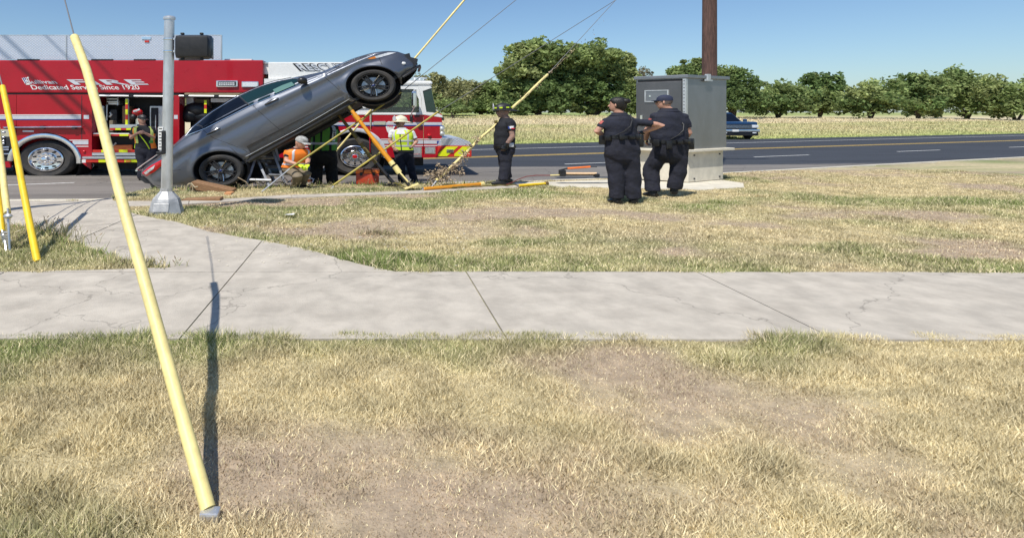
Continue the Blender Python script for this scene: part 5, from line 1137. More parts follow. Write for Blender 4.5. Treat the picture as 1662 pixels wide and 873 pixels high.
# crouching worker in the orange vest, behind the steel stand
G5 = dict(head=(489, 231, -.05), neck=(484, 240, 0), shL=(492, 246, .10), shR=(470, 246, -.06), elL=(500, 258, .02), wrL=(500, 267, -.18), elR=(466, 260, -.14), wrR=(487, 266, -.25), hipL=(482, 275, .08), hipR=(472, 275, -.02), knL=(498, 281, -.10), knR=(486, 283, -.28), anL=(488, 300, .1), anR=(480, 299, -.05))
p = Person('crouching worker in an orange safety vest and pale cap working under the raised car', 482, 11.45, -.14, G5, (.55, -.8), .98)
p.prof = Person.prof; p.body((.75, -.65), tilt=.45, hands=[('wrL', (-.2, -.8, -.3), (0, 0, -1), .7), ('wrR', (.8, -.3, -.2), (0, 0, -1), .7)])
p.shirt(M['ffblack'], .6, t0=.1); p.trousers(M['tan'], (.095, .094, .078, .076, .068), t1=.2)
for q in 'LR': p.shoe(q, (.8, -.6))
p.cap(mat('grey_cap', (.34, .34, .33), .8, var=.4, scale=30), bold=1.03); p.face(); v1 = p.strip('vest', M['hiorange'], .10, .945, .05, math.pi * 2 + .02, .028, n=30, nt=14, thick=.010)
for th in (math.pi * .30, math.pi * .70, math.pi * 1.3, math.pi * 1.7): p.strip('vest_stripe', M['stripe'], .25, .93, th - .10, th + .10, .033, v1, n=4, nt=10)
p.strip('vest_stripe', M['stripe'], .22, .30, .1, math.pi * 2, .033, v1, n=30, nt=3)
mb = MB()
for q in 'LR': p.hand(mb, 'wr' + q, (-.2, -.8, -.3) if q == 'L' else (.8, -.3, -.2), (0, 0, -1), .7, 1.3)
p.out('work_glove', mb, M['hivis'])

# worker in the green vest, back turned, bending under the car
G6 = dict(head=(530, 188, .10), neck=(527, 200, .04), shL=(507, 208, .0), shR=(543, 208, .0), elL=(501, 226, .12), wrL=(500, 240, .30), elR=(549, 226, .12), wrR=(541, 240, .30), hipL=(515, 252, -.05), hipR=(535, 252, -.05), knL=(513, 276, .08), knR=(538, 277, .06), anL=(514, 300), anR=(540, 300))
p = Person('worker seen from behind in a green and black vest beside the front truck wheel', 526, 13.7, ROADZ, G6, (-.1, 1), 1.08)
p.prof = [(-.2, .17, .13, 0), (-.05, .20, .14, -.01), (.12, .195, .15, .01), (.34, .185, .15, .02), (.55, .19, .135, .015), (.74, .205, .135, .005), (.88, .18, .105, -.01), (.96, .10, .078, 0), (1.0, .066, .066, .01)]
p.body((-.3, 1), tilt=.3, hands=[('wrL', (0, 1, -.4), (1, 0, 0), .5), ('wrR', (0, 1, -.4), (-1, 0, 0), .5)])
p.shirt(M['ffblack'], .8, t0=-.05, rs=1.15); p.trousers(M['bunker'], (.125, .124, .105, .102, .095), t1=.3, wr=.009)
for q in 'LR': p.shoe(q, (.1, 1))
p.firehelm(M['black'], tape=M['hivis']); v1 = p.strip('vest', M['higreen'], .16, .93, math.pi * 1.06, math.pi * 1.94, .03, n=24, nt=12, thick=.01)
for a, b in ((1.22, 1.28), (1.42, 1.46), (1.60, 1.66)): p.strip('vest_panel', M['ffblack'], .16, .93, math.pi * a, math.pi * b, .036, v1, n=4, nt=10)
p.strip('vest_stripe', M['stripe'], .34, .41, math.pi * 1.08, math.pi * 1.92, .04, v1, n=20, nt=3)
vs_ = p.strip('vest_stripe', M['stripe'], .44, .92, math.pi * 1.655, math.pi * 1.76, .041, v1, n=4, nt=10)
tm = text_mb('FIRE', 0, .20, 0, .055, 0, bold=.03, thick=.002); cc_, hw_, hd_ = p.tsec(.66, .045); an_ = math.pi * 1.71; pp = cc_ + p.side * hw_ * math.cos(an_) + p.f * hd_ * math.sin(an_)
tm.v = [tuple(pp + Vector((-.028 + v[2], -.010 + v[1], -.10 + v[0]))) for v in tm.v]; p.out('vest_lettering', tm, M['black'], vs_, smooth=False)

# worker at the open bay on the left
G7 = dict(head=(231, 194, -.03), neck=(233, 203), shL=(247, 209), shR=(218, 209), elL=(250, 224, .0), wrL=(240, 216, -.18), elR=(214, 224, -.05), wrR=(228, 216, -.22), hipL=(245, 245), hipR=(228, 245), knL=(246, 268), knR=(231, 268), anL=(249, 290), anR=(229, 290))
p = Person('worker in a black cap and yellow-green vest standing at the open bay of the truck', 236, 15.3, ROADZ, G7, (.25, -1), 1.06)
p.body((.8, -.6), tilt=.25, hands=[('wrL', (-.8, -.2, .3), (0, 1, 0), .8), ('wrR', (.8, -.2, .3), (0, 1, 0), .8)])
p.shirt(M['ffblack'], .6, t0=.1, rs=1.05); p.trousers(M['navy2'], (.11, .105, .088, .084, .076), t1=.2)
for q in 'LR': p.shoe(q, (.2, -1))
p.cap(M['black']); p.face(); 
m_dull = mat('faded_vest', (.42, .50, .13), .8, var=.15)
v1 = p.strip('vest', m_dull, .30, .945, math.pi * .68, math.pi * 1.02, .028, n=14, nt=12, thick=.010); v2 = p.strip('vest', m_dull, .30, .945, math.pi * -.02, math.pi * .30, .028, n=14, nt=12, thick=.010); p.strip('vest', M['hivis'], .10, .945, math.pi * 1.02, math.pi * 1.98, .028, n=24, nt=12, thick=.010)
for v_, th in ((v1, .84), (v2, .14)): p.strip('vest_stripe', M['hiorange'], .30, .93, math.pi * th - .10, math.pi * th + .10, .033, v_, n=4, nt=10); 
p.strip('vest_trim', M['hiorange'], .10, .30, math.pi * .66, math.pi * 1.02, .030, v1, n=8, nt=4); p.strip('vest_trim', M['higreen'], .30, .40, math.pi * .62, math.pi * 1.02, .031, v1, n=8, nt=4)
mb = MB(); a = p.HC.lerp(p.NB, .5); mb.tube([a + Vector((-.05, -.17, .10)), a + Vector((.02, -.18, -.02)), a + Vector((.08, -.17, -.14)), a + Vector((.13, -.12, -.30))], .022, n=6, squash=.4); p.out('yellow_strap', mb, M['hivis'])

# ---------------------------------------------------------------- signal pole in front of the car
PD = 8.2
def near_tube(pts, r, n=14): return MB().tube(pts, r, n=n)
pr = root('signal_pole', P(270, 348, PD), 'grey metal pedestrian signal pole on a flared base in front of the car', 'pole')
def wide_lathe(prof, c, n=28): return MB().lathe(prof, c, axis='z', n=n, sx=W)
cb = P(270, 348, PD); top = P(275, 27, PD); rp = .055
zb0 = float(hgt(cb.x, PD)); lean = (top.x - cb.x)
def plathe(prof, n=28, mat_=None, name='pole', parent=None, smooth=True):
    mb = MB(); out = []
    for r_, z in prof:
        t = (z - zb0) / (top.z - zb0); cx0 = cb.x + lean * t; out.append([(cx0 + W * r_ * math.cos(2 * math.pi * k / n), PD + r_ * math.sin(2 * math.pi * k / n), z) for k in range(n)])
    mb.rings(out); return B(name, mb, mat_ or M['galv'], parent or pr, smooth=smooth)
z1 = P(0, 309, PD).z
plathe([(.060, z1 - .02), (.056, z1 + .8), (.053, top.z - .02)])
plathe([(.064, top.z - .045), (.064, top.z - .015), (.05, top.z), (.01, top.z + .012)], name='pole_cap')
oc = [(.185, zb0 - .02), (.185, zb0 + .03), (.150, zb0 + .20), (.138, zb0 + .24), (.066, z1 - .01), (.066, z1 + .03)]
mb = MB(); mb.rings([[(cb.x + W * r_ * math.cos(2 * math.pi * (k + .5) / 8), PD + r_ * math.sin(2 * math.pi * (k + .5) / 8), z) for k in range(8)] for r_, z in oc]); B('flared_base', mb, M['castal'], pr)
B('base_door', MB().bevbox((cb.x - .02, PD - .148, zb0 + .12), (.16 * W, .03, .13), .008, Matrix.Rotation(-.22, 3, 'X')), M['castal'], pr)
for z_ in (64, 84): zz = P(0, z_, PD).z; plathe([(.058, zz - .012), (.060, zz), (.058, zz + .012)], name='mounting_band', mat_=M['chrome'])
# signal head seen from behind
sh = root('pedestrian_signal', P(313, 76, PD), 'black pedestrian signal head seen from behind, clamped to the top of the grey pole', 'signal')
a = P(284, 96, PD); b = P(344, 57, PD)
mb = MB(); mb.bevbox(((a.x + b.x) / 2, PD + .04, (a.z + b.z) / 2), (b.x - a.x, .20, b.z - a.z), .07); B('housing', mb, mat('signal_black', (.016, .019, .030), .42, coat=.3, var=.2), sh, smooth=True)
mb = MB(); mb.bevbox(((a.x + b.x) / 2, PD - .075, (a.z + b.z) / 2), ((b.x - a.x) * .86, .04, (b.z - a.z) * .84), .018); B('back_panel', mb, M['black'], sh, smooth=True)
for px_ in (297, 328):
    for py_ in (55.6, 97): q = P(px_, py_, PD); B('hinge_lug', MB().bevbox((q.x, PD - .02, q.z), (.05, .05, .03), .008), M['black'], sh)
for py_ in (64, 84): q0 = P(279, py_, PD); B('bracket', MB().span((q0.x, PD - .03, q0.z - .015), (q0.x + .10, PD + .02, q0.z + .015)), M['galv'], sh)
B('visor', MB().span((a.x + .05, PD + .12, b.z - .03), (b.x - .05, PD + .26, b.z - .02)).span((a.x + .05, PD + .12, a.z + .02), (a.x + .06, PD + .26, b.z - .03)).span((b.x - .06, PD + .12, a.z + .02), (b.x - .05, PD + .26, b.z - .03)), M['black'], sh)
# push button sign on the left side of the pole
ps = root('push_button', P(262, 225, PD), 'push button with a small white instruction sign on the left side of the grey pole', 'push button')
a = P(259, 243, PD); b = P(267, 206, PD); B('sign_plate', MB().bevbox(((a.x + b.x) / 2, PD - .05, (a.z + b.z) / 2), (b.x - a.x, .012, b.z - a.z), .004), M['white'], ps)
a2 = P(266, 250, PD); b2 = P(270, 212, PD); B('button_housing', MB().bevbox(((a2.x + b2.x) / 2, PD - .045, (a2.z + b2.z) / 2), (b2.x - a2.x + .02, .07, b2.z - a2.z), .015), M['black'], ps)
q = P(261, 248, PD); B('button', MB().bevbox((q.x, PD - .05, q.z), (.09, .06, .05), .015), M['black'], ps)
pl = None
for k in range(7): zz = b.z - .025 - k * .045; B('sign_line', MB().span((a.x + .012, PD - .0585, zz - .008), (b.x - .014 - .01 * (k % 3), PD - .0565, zz + .004)), M['cartrim'], ps)

# ---------------------------------------------------------------- metal cabinet on its concrete riser
K0 = Vector((gp(1115, 293, 0)[0], 12.2, 0)); K0.x = (1115 - HX) * 12.2 / F
def cabp(u, v, z):   # u along the sunlit right face, v along the door face (both in metres), turned as it stands
    x = u * .80 - v * .62; y = u * .58 + v * .78; return Vector((K0.x + W * x, K0.y + y, z))
cz = lambda py: EYE + (HY - py) * 12.2 / F
gz = -.04
LU = (1183 - 1115) * 12.65 / F / W / .80 * 1.045 * 1.32; LV = .89
cab = root('utility_cabinet', (K0.x, K0.y, gz), 'large grey aluminium utility cabinet with a small hatch in its door, on a concrete riser', 'cabinet')
def cbox(name, u0, u1, v0, v1, z0, z1, m, parent=cab, bev=0):
    mb = MB()
    if bev: mb.bevbox(((u0 + u1) / 2, (v0 + v1) / 2, (z0 + z1) / 2), (abs(u1 - u0), abs(v1 - v0), abs(z1 - z0)), bev)
    else: mb.span((u0, v0, z0), (u1, v1, z1))
    mb.xf(lambda p: cabp(*p)); return B(name, mb, m, parent)
zt = cz(121.5); zl = cz(243)
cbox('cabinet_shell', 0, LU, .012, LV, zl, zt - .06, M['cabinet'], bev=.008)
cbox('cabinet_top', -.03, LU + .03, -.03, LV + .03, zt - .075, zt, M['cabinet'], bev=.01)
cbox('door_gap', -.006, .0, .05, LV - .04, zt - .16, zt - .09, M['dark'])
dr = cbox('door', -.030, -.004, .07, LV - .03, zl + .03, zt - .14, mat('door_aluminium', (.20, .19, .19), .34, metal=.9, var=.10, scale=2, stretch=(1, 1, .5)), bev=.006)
hz0, hz1 = cz(164), cz(147); hv0, hv1 = .30, .68
cbox('hatch', -.045, -.03, hv0, hv1, hz0, hz1, M['cabinet'], dr, bev=.004)
for (a_, b_, c_, d_) in ((hv0 - .02, hv1 + .02, hz1, hz1 + .02), (hv0 - .02, hv1 + .02, hz0 - .02, hz0), (hv0 - .02, hv0, hz0, hz1), (hv1, hv1 + .02, hz0, hz1)): cbox('hatch_frame', -.055, -.03, a_, b_, c_, d_, M['galv'], dr)
cbox('hatch_lock', -.055, -.045, hv1 - .09, hv1 - .06, (hz0 + hz1) / 2 - .02, (hz0 + hz1) / 2 + .02, M['chrome'], dr)
cbox('hinge_rail', -.035, .02, .0, .05, zl + .02, zt - .09, M['galv'])
for k in range(20): zz = zl + .06 + k * (zt - zl - .2) / 19; cbox('hinge_rivet', -.042, -.035, .018, .034, zz, zz + .014, M['dark'])
cbox('lifting_lug', LU * .43, LU * .5, -.055, .0, zt - .12, zt + .03, M['galv']); cbox('lifting_lug', LU * .38, LU * .56, -.045, -.03, zt - .13, zt - .09, M['galv']); cbox('door_handle', -.07, -.03, LV - .16, LV - .12, zl + .55, zl + .75, M['chrome'], dr)
cbox('riser_lip', -.10, LU + .05, -.10, LV + .1, zl - .055, zl, M['slab'], bev=.008); cbox('riser', .04, LU - .12, .0, LV + .05, gz, zl - .055, M['slab'], bev=.012)
for u in (.18, LU - .25): 
    for zz in (gz + .06, zl - .15): cbox('anchor_bolt', u, u + .03, -.012, .0, zz, zz + .03, M['dark'])

# ---------------------------------------------------------------- wooden utility pole and its guys
POLD = 16.0; px0, px1 = (1151 - HX) * POLD / F, (1153 - HX) * POLD / F
up = root('utility_pole', (px0, POLD, -.3), 'dark brown wooden utility pole rising behind the metal cabinet and out of view', 'utility pole')
mb = MB(); rr0 = .155
mb.rings([[(px0 + (px1 - px0) * t + W * rr0 * (1 - .25 * t) * math.cos(a), POLD + rr0 * (1 - .25 * t) * math.sin(a), -.4 + 13.5 * t) for a in [2 * math.pi * k / 20 for k in range(20)]] for t in np.linspace(0, 1, 12)]); B('shaft', mb, M['polewood'], up, smooth=True)
B('cross_arm', MB().box((px0, POLD - .2, 12.2), (3.6, .12, .14)), M['polewood'], up)
for dx in (-1.6, -.6, .6, 1.6): B('insulator', MB().lathe([(.03, -.05), (.07, 0), (.05, .06), (.06, .1), (.01, .14)], (px0 + dx, POLD - .2, 12.32), axis='z', n=10), M['castal'], up, smooth=True)
def guy(label, cover, wirept, rcov, m, rwire=.009, Danch=10.9, Dtop=None, atz=None, cover_label=None, joints=2, group='guy wires of the brown pole', ripple=0.):
    """cover: photo points of the guard, wirept: a photo point the wire passes; runs from the ground anchor to the pole"""
    (ax, ay), (bx, by) = cover[0], cover[-1]
    # straight 3D line from anchor to the pole: depth follows the way along x in the photo
    def depth(px):     # the line lies in a vertical plane, so 1/D is linear in px
        t = (px - ax) / (1151 - ax); return 1 / ((1 - t) / Danch + t / POLD)
    g = root('guy_wire', P(ax, ay, depth(ax)), label, 'guy wire', group)
    n = 14; pts = []
    for k in range(n + 1):
        px = ax + (bx - ax) * k / n; py = ay + (by - ay) * k / n; q = P(px, py, depth(px)); q += Vector((math.sin(k * 1.9) * ripple, 0, math.cos(k * 1.3) * ripple)); pts.append(q)
    B('guy_guard', MB().tube(pts, rcov, n=10), m, g, smooth=True)
    wx, wy = wirept; A = P(bx, by, depth(bx)); E_ = P(1151, by + (wy - by) * (1151 - bx) / (wx - bx), POLD)
    B('wire', MB().tube([A - (E_ - A) * .002, A.lerp(E_, .33), A.lerp(E_, .66), E_], rwire * .85, n=6), M['wire'], g, smooth=True)
    a0 = pts[0]; d0 = (pts[0] - pts[1]).normalized(); gzz = float(hgt(a0.x, a0.y))
    if a0.z > gzz: B('anchor_rod', MB().tube([a0 - d0 * .05, Vector((a0.x + d0.x / max(.1, -d0.z) * (a0.z - gzz), a0.y + d0.y / max(.1, -d0.z) * (a0.z - gzz), gzz - .1))], .014, n=8), M['galv'], g, smooth=True)
    return g
guy('bright yellow guard of the guy wire rising from the nose of the raised car', [(545, 246), (755, -1)], (760, -7), .027, M['cream'], Danch=14.6)
guy('guy wire with an olive guard passing just under the raised front wheel', [(470, 274), (651, 150)], (838, 0), .020, mat('olive_guard', (.36, .30, .06), .6, var=.15), Danch=11.1)
guy('guy wire with an olive guard crossing in front of the man in the yellow vest', [(541, 301), (711, 182)], (800, 126), .022, mat('olive_guard2', (.42, .34, .07), .6, var=.15), Danch=11.2)
gd = guy('right-hand guy wire with a pale yellow guard, dead vines tangled round its lower end', [(708, 294), (888, 122)], (1000, 0), .030, M['cream'], Danch=11.6, ripple=.012)
# vines: stems and small dry leaves round the lower guard
def vines():
    mb = MB(); lf = MB(); r = random.Random(8); A = P(706, 297, 11.6); E_ = P(800, 205, 12.1)
    def along(t): return A.lerp(E_, t)
    for k in range(30):
        t = abs(r.gauss(0, .42)); t = min(t, 1.15); c = along(t); pts = [c]
        d = Vector((r.uniform(-1, 1), r.uniform(-.5, .5), r.uniform(-.5, .9))); rad = .03 + .07 * math.exp(-((t - .12) / .3) ** 2)
        for j in range(5): d = (d + Vector((r.uniform(-.8, .8), r.uniform(-.5, .5), r.uniform(-.8, .5)))).normalized(); c = c + Vector((d.x * W, d.y, d.z)) * rad * .5; pts.append(c)
        mb.tube(pts, [.006, .005, .004, .004, .003, .002], n=4)
        for q in pts[1:]:
            for _ in range(6 if t < .7 else 4):
                p_ = q + Vector((r.gauss(0, .03) * W, r.gauss(0, .03), r.gauss(0, .03))); s_ = r.uniform(.016, .034); u = Vector((r.gauss(0, 1), r.gauss(0, 1), r.gauss(0, 1))).normalized(); v = u.orthogonal().normalized(); lf.add([p_ - u * s_, p_ - v * s_ * .6, p_ + u * s_, p_ + v * s_ * .6], [(0, 1, 2, 3)])
    g = root('dead_vine', P(706, 297, 11.6), 'dry brown vine clinging to the foot of the right-hand guy wire', 'vine'); B('stem', mb, M['vine'], g)['kind'] = 'stuff'; mk('leaves', lf.v, lf.f, M['vine'], g)['kind'] = 'stuff'
vines()
# small leaves creeping up the upper guard
lf = MB(); r = random.Random(2); st_ = MB(); prev = None
for k in range(46):
    t = k / 45; px_ = 790 + (985 - 790) * t; py_ = 216 + (30 - 216) * t + r.uniform(-1, 1); tt = (px_ - 708) / (1151 - 708); Dq = 1 / ((1 - tt) / 11.6 + tt / POLD); q = P(px_, py_, Dq)
    if k < 34: 
        if prev is not None: st_.tube([prev, q + Vector((r.uniform(-.02, .02), -.03, r.uniform(-.02, .02)))], .005, n=4)
        prev = q + Vector((0, -.03, 0))
    for _ in range(3 if k < 34 else 1):
        p_ = q + Vector((r.gauss(0, .03), r.gauss(0, .03), r.gauss(0, .03))); s_ = r.uniform(.012, .03); u = Vector((r.gauss(0, 1), r.gauss(0, 1), r.gauss(0, 1))).normalized(); v = u.orthogonal().normalized(); lf.add([p_ - u * s_, p_ - v * s_ * .6, p_ + u * s_, p_ + v * s_ * .6], [(0, 1, 2, 3)])
vv_ = root('creeper', P(790, 216, 11.9), 'thin dry creeper twined up the guy wire above the firefighter', 'vine'); B('stem', st_, M['vine'], vv_)['kind'] = 'stuff'; mk('leaves', lf.v, lf.f, M['vine'], vv_)['kind'] = 'stuff'

# left group of guys, held by a pole outside the view on the left
def lguy(label, pts, rad, m, wire=None, rod=None, wirer=.009):
    V = [P(*q) for q in pts]; g = root('guy_wire', V[0], label, 'guy wire', 'guy wires on the left')
    dense = []
    for i in range(len(V) - 1):
        for k in range(6): dense.append(V[i].lerp(V[i + 1], k / 6))
    dense.append(V[-1]); mb = MB(); mb.tube(dense, rad[0] if isinstance(rad, list) else rad, n=14); mb.v = [tuple(x) for x in mb.v]; B('guy_guard', mb, m, g, smooth=True)
    if wire: B('wire', MB().tube([V[-1] - (P(*wire[0]) - V[-1]) * .02] + [P(*q) for q in wire], wirer, n=6), M['wire'], g, smooth=True)
    if rod: B('anchor_rod', MB().tube([P(*q) for q in rod], .013, n=8), M['galv'], g, smooth=True)
    return g
ge = lguy('nearest pale yellow guy guard, leaning across the path in front of everything', [(338, 826, 2.07), (290, 655, 2.33), (229, 436, 2.72), (206, 356, 2.9), (183, 270, 3.12), (160, 182, 3.38), (140, 112, 3.62), (121, 61, 3.85)], [.0285]*8, M['cream'], wire=[(105, 0, 4.3), (88, -70, 5.2)], wirer=.005)
lguy('bright yellow guy guard standing in the grass, second from the left edge', [(61, 426, 5.55), (50, 372, 5.85), (36, 300, 6.25), (22, 225, 6.75), (4, 141, 7.3)], .036, M['yellow'], wire=[(-2, 118, 7.5), (-40, -60, 9.0)])
lguy('pale yellow guy guard at the left edge with a steel rod below it', [(12, 346, 6.1), (8, 315, 6.3), (3, 270, 6.6), (-6, 200, 7.1)], .036, M['cream'], wire=[(-30, 20, 8.5)], rod=[(12.5, 338, 6.1), (13, 352, 6.08), (15.5, 406, 5.98), (15.8, 410, 5.98)])
lguy('leftmost yellow guy guard cut by the left edge of the view', [(3.5, 376, 6.2), (1, 350, 6.3), (-5, 300, 6.6), (-14, 230, 7.1)], .034, M['yellow'], wire=[(-40, 30, 8.5)], rod=[(3, 372, 6.2), (9, 396, 6.05), (10, 408, 6.0)])
mb = MB(); q = P(9, 384, 6.08)
ae = root('guy_anchor', P(10, 400, 6.05), 'steel anchor eyes and clamp at the foot of the left guy wires', 'anchor')
for k in range(3): c_ = P(8 + k * 1.5, 381 + k * 5, 6.08); mb = MB(); mb.tube([(c_.x + .03 * W * math.cos(t), c_.y, c_.z + .03 * math.sin(t)) for t in np.linspace(0, 2 * math.pi, 12)[:-1]], .009, n=6, closed=True); B('anchor_eye', mb, M['galv'], ae, smooth=True)
B('wire_clamp', MB().ell(P(12.8, 351, 6.05), (.035 * W, .03, .03)), M['galv'], ae, smooth=True)
B('anchor_rod', MB().tube([P(343, 846, 2.05), Vector((-.565, 2.02, -.12))], .011, n=10), M['galv'], ge, smooth=True); B('wire_clamp', MB().bevbox(P(341, 838, 2.05), (.07, .05, .05), .008), M['galv'], ge)
# second pole (outside the view) that these guys belong to, its wires throwing the shadows on the truck
u2 = root('utility_pole', (-6.19, 7.4, 0), 'wooden utility pole left of the view whose guys come down by the path', 'utility pole')
B('shaft', MB().tube([(-6.3, 7.4, -.3), (-6.3, 7.4, 11.9)], [.15, .11], n=16), M['polewood'], u2, smooth=True)
for xo, zo, r_ in ((0, 0, .045), (-1.7, .0, .02), (-2.4, .3, .03), (1.9, .5, .028), (4.2, .4, .02)):
    B('cable', MB().tube([(-12.76 + xo * (1 - (dx + 16) / 22.4 * .9) + dx, 12 - .70 * dx, 11.45 + zo) for dx in (-16, -10, -4, 2, 6.4 - xo * .0)], r_, n=6), M['black'], u2)

# ---------------------------------------------------------------- rescue struts, timber, tools
def strut(label, sections, foot, group='rescue struts under the car'):
    """sections: (px0,py0,px1,py1,D,radius,material,name)"""
    g = root('rescue_strut', P(*foot), label, 'strut', group)
    for (a0, b0, D0, a1, b1, D1, r_, m_, nm) in sections: B(nm, MB().tube([P(a0, b0, D0), P(a1, b1, D1)], r_ if not isinstance(r_, tuple) else list(r_), n=16), M[m_], g, smooth=True)
    return g
s1 = strut('orange yellow rescue strut propping the raised front end, nearest of the pair', [
    (571, 180, 11.55, 634, 263, 11.25, .040, 'strut', 'outer_tube'), (566, 173, 11.58, 572, 181, 11.55, .034, 'rust', 'head'), (575, 186, 11.53, 583, 196, 11.50, .056, 'strut', 'collar'), (606, 227, 11.4, 637, 266, 11.24, .050, 'strut', 'sleeve'),
    (634, 262, 11.25, 638, 268, 11.23, .058, 'cream', 'lock_ring'), (636, 265, 11.24, 645, 277, 11.2, .030, 'black', 'inner_tube'), (640.5, 270, 11.21, 648.5, 281, 11.18, .060, 'cream', 'collar'), (645, 277, 11.19, 664, 301, 11.08, .034, 'black', 'inner_tube'), (648, 279, 11.14, 663, 296, 11.06, .018, 'cream', 'scale_plate')], (668, 303, 11.05))
B('foot_plate', MB().bevbox(P(668, 302.5, 11.05), (.30, .16, .03), .01, Matrix.Rotation(-.35, 3, 'Y')), M['cream'], s1); B('pin', MB().tube([P(662, 296, 11.0), P(667, 291, 10.98)], .008), M['chrome'], s1)
s2 = strut('rusty olive rescue strut behind the orange one, running down to the right', [
    (549, 186, 12.3, 575, 219, 12.2, .036, 'rust', 'outer_tube'), (574, 217, 12.2, 603, 257, 12.05, .046, 'rust', 'sleeve'), (580, 225, 12.16, 586, 233, 12.12, .052, 'vine', 'collar'), (602, 255, 12.05, 612, 267, 12.0, .036, 'rust', 'sleeve'), (611, 265, 12.0, 640, 299, 11.9, .040, 'black', 'inner_tube')], (640, 300, 11.9))
B('foot_plate', MB().bevbox(P(640, 299.5, 11.9), (.28, .16, .03), .01), M['black'], s2)
# strut poles lying in the grass
def lying(label, a, b, rad, m, D0, D1, end=None):
    A = P(a[0], a[1], D0); E_ = P(b[0], b[1], D1); g = root('strut_tube', A, label, 'strut', 'spare strut tubes on the ground')
    B('tube', MB().tube([A, E_], rad, n=14), M[m], g, smooth=True)
    if end: B('end_collar', MB().tube([A.lerp(E_, .97), E_ + (E_ - A).normalized() * .05], rad * 1.35, n=14), M[end], g, smooth=True)
    B('end_pin', MB().tube([A - (E_ - A).normalized() * .06, A], rad * .6, n=10), M['chrome'], g, smooth=True)
    return g
lying('orange yellow strut tube lying in the grass between the strut foot and the firefighter', (688, 306.5), (782, 298.6), .032, 'strut', 11.0, 11.7, end='cream')
lying('short yellow strut tube lying on the ground right of the firefighter', (842, 301.5), (886, 298.2), .030, 'yellow', 11.4, 11.65, end='rust')
B('x', MB(), M['rust']) if 0 else None
tag(B('yellow_strap', MB().tube([P(640, 297, 11.7), P(652, 301, 11.5), P(660, 305, 11.3), P(672, 306, 11.1)], .03, n=8, squash=.3), M['yellow'], smooth=True), 'yellow webbing strap lying by the foot of the orange strut', 'strap')
tag(B('orange_rope', MB().tube([P(x_, 305.5 - (x_ - 690) * .035 + math.sin(x_ * .3) * .8, 11.3) for x_ in range(690, 842, 6)], .012, n=5), M['rust'], smooth=True), 'thin orange rope trailing through the grass beside the lying strut tube', 'rope')
# tie-down straps from the strut feet to the car
tag(B('ratchet_strap', MB().tube([P(547, 187, 12.1), P(600, 232, 11.8), P(655, 283, 11.4)], .014, n=6, squash=.4), M['strut'], smooth=True), 'thin tie-down strap running down between the two rescue struts', 'strap') if 0 else None
# orange tool case
tc_ = root('tool_case', P(597, 298, 12.4), 'orange red plastic tool case standing behind the struts, in front of the truck wheel', 'tool case')
a = P(577, 299, 12.4); b = P(616, 275, 12.4)
B('case_body', MB().bevbox(((a.x + b.x) / 2, 12.5, a.z + (b.z - a.z) * .36), ((b.x - a.x) * .96, .28, (b.z - a.z) * .72), .03), M['toolred'], tc_, smooth=True)
B('case_lid', MB().bevbox(((a.x + b.x) / 2, 12.5, a.z + (b.z - a.z) * .86), ((b.x - a.x), .30, (b.z - a.z) * .30), .03), M['orange'], tc_, smooth=True)
B('case_handle', MB().tube([((a.x + b.x) / 2 - .10, 12.35, b.z - .08), ((a.x + b.x) / 2 - .09, 12.33, b.z + .01), ((a.x + b.x) / 2 + .09, 12.33, b.z + .01), ((a.x + b.x) / 2 + .10, 12.35, b.z - .08)], .014), M['black'], tc_, smooth=True)
for dx in (-.14, .14): B('case_latch', MB().bevbox(((a.x + b.x) / 2 + dx, 12.345, b.z - .10), (.06, .02, .07), .006), M['black'], tc_)
# steel stand (two folding trestles) under the sill
stn = root('steel_stand', P(425, 300, 12.0), 'grey steel trestle stand under the car sill, left of the crouching worker', 'stand')
def bar(name, a, b, w_, m='steel', parent=stn): A, E_ = P(*a), P(*b); return B(name, MB().tube([A, E_], w_, n=4, squash=1.3), M[m], parent)
for a, b in (((415, 257, 11.9), (400, 300, 11.6)), ((417, 257, 11.9), (437, 302, 11.6)), ((424, 255, 12.2), (446, 296, 12.3)), ((443, 246, 12.0), (463, 300, 11.8))): bar('stand_leg', a, b, .030)
for a, b in (((412, 258, 11.9), (445, 256, 12.0)), ((432, 271, 12.1), (455, 271, 12.1)), ((405, 292, 11.6), (440, 293, 11.6)), ((424, 262, 11.9), (440, 262, 12.2)), ((436, 284, 11.7), (456, 285, 11.8))): bar('cross_bar', a, b, .022)
bar('jack_screw', (446, 240, 12.0), (452, 262, 12.0), .035); B('top_pad', MB().bevbox(P(420, 254, 12.0), (.34, .2, .05), .01), M['steel'], stn)
mb = MB(); r = random.Random(5)
for k in range(9): x_ = 400 + k * 7; mb.tube([P(x_, 296 + r.uniform(-4, 3), 11.7), P(x_ + r.uniform(4, 12), 288 + r.uniform(-4, 8), 11.8), P(x_ + r.uniform(10, 22), 298 + r.uniform(-3, 3), 11.7)], .012, n=5)
tag(B('loose_chain', mb, M['cartrim'], smooth=True), 'dark chains and straps heaped on the ground round the steel stand', 'chain', kind='stuff')
B('strap', MB().tube([P(386, 288, 11.5), P(400, 296, 11.5), P(408, 310, 11.5)], .012), M['vine'], stn)
tag(B('hydraulic_hose', MB().tube([P(466, 296, 12.2), P(480, 292, 12.2), P(500, 288, 12.3), P(509, 291, 12.3), P(506, 297, 12.2)], .02, n=8), M['galv'], smooth=True), 'grey hose loop on the road behind the crouching worker', 'hose')
tag(B('orange_tool', MB().bevbox(P(488, 293.5, 12.2), (.42, .10, .05), .012).bevbox(P(478, 293.5, 12.2), (.1, .14, .07), .012), M['orange']), 'flat orange hand tool lying at the knees of the crouching worker', 'tool')
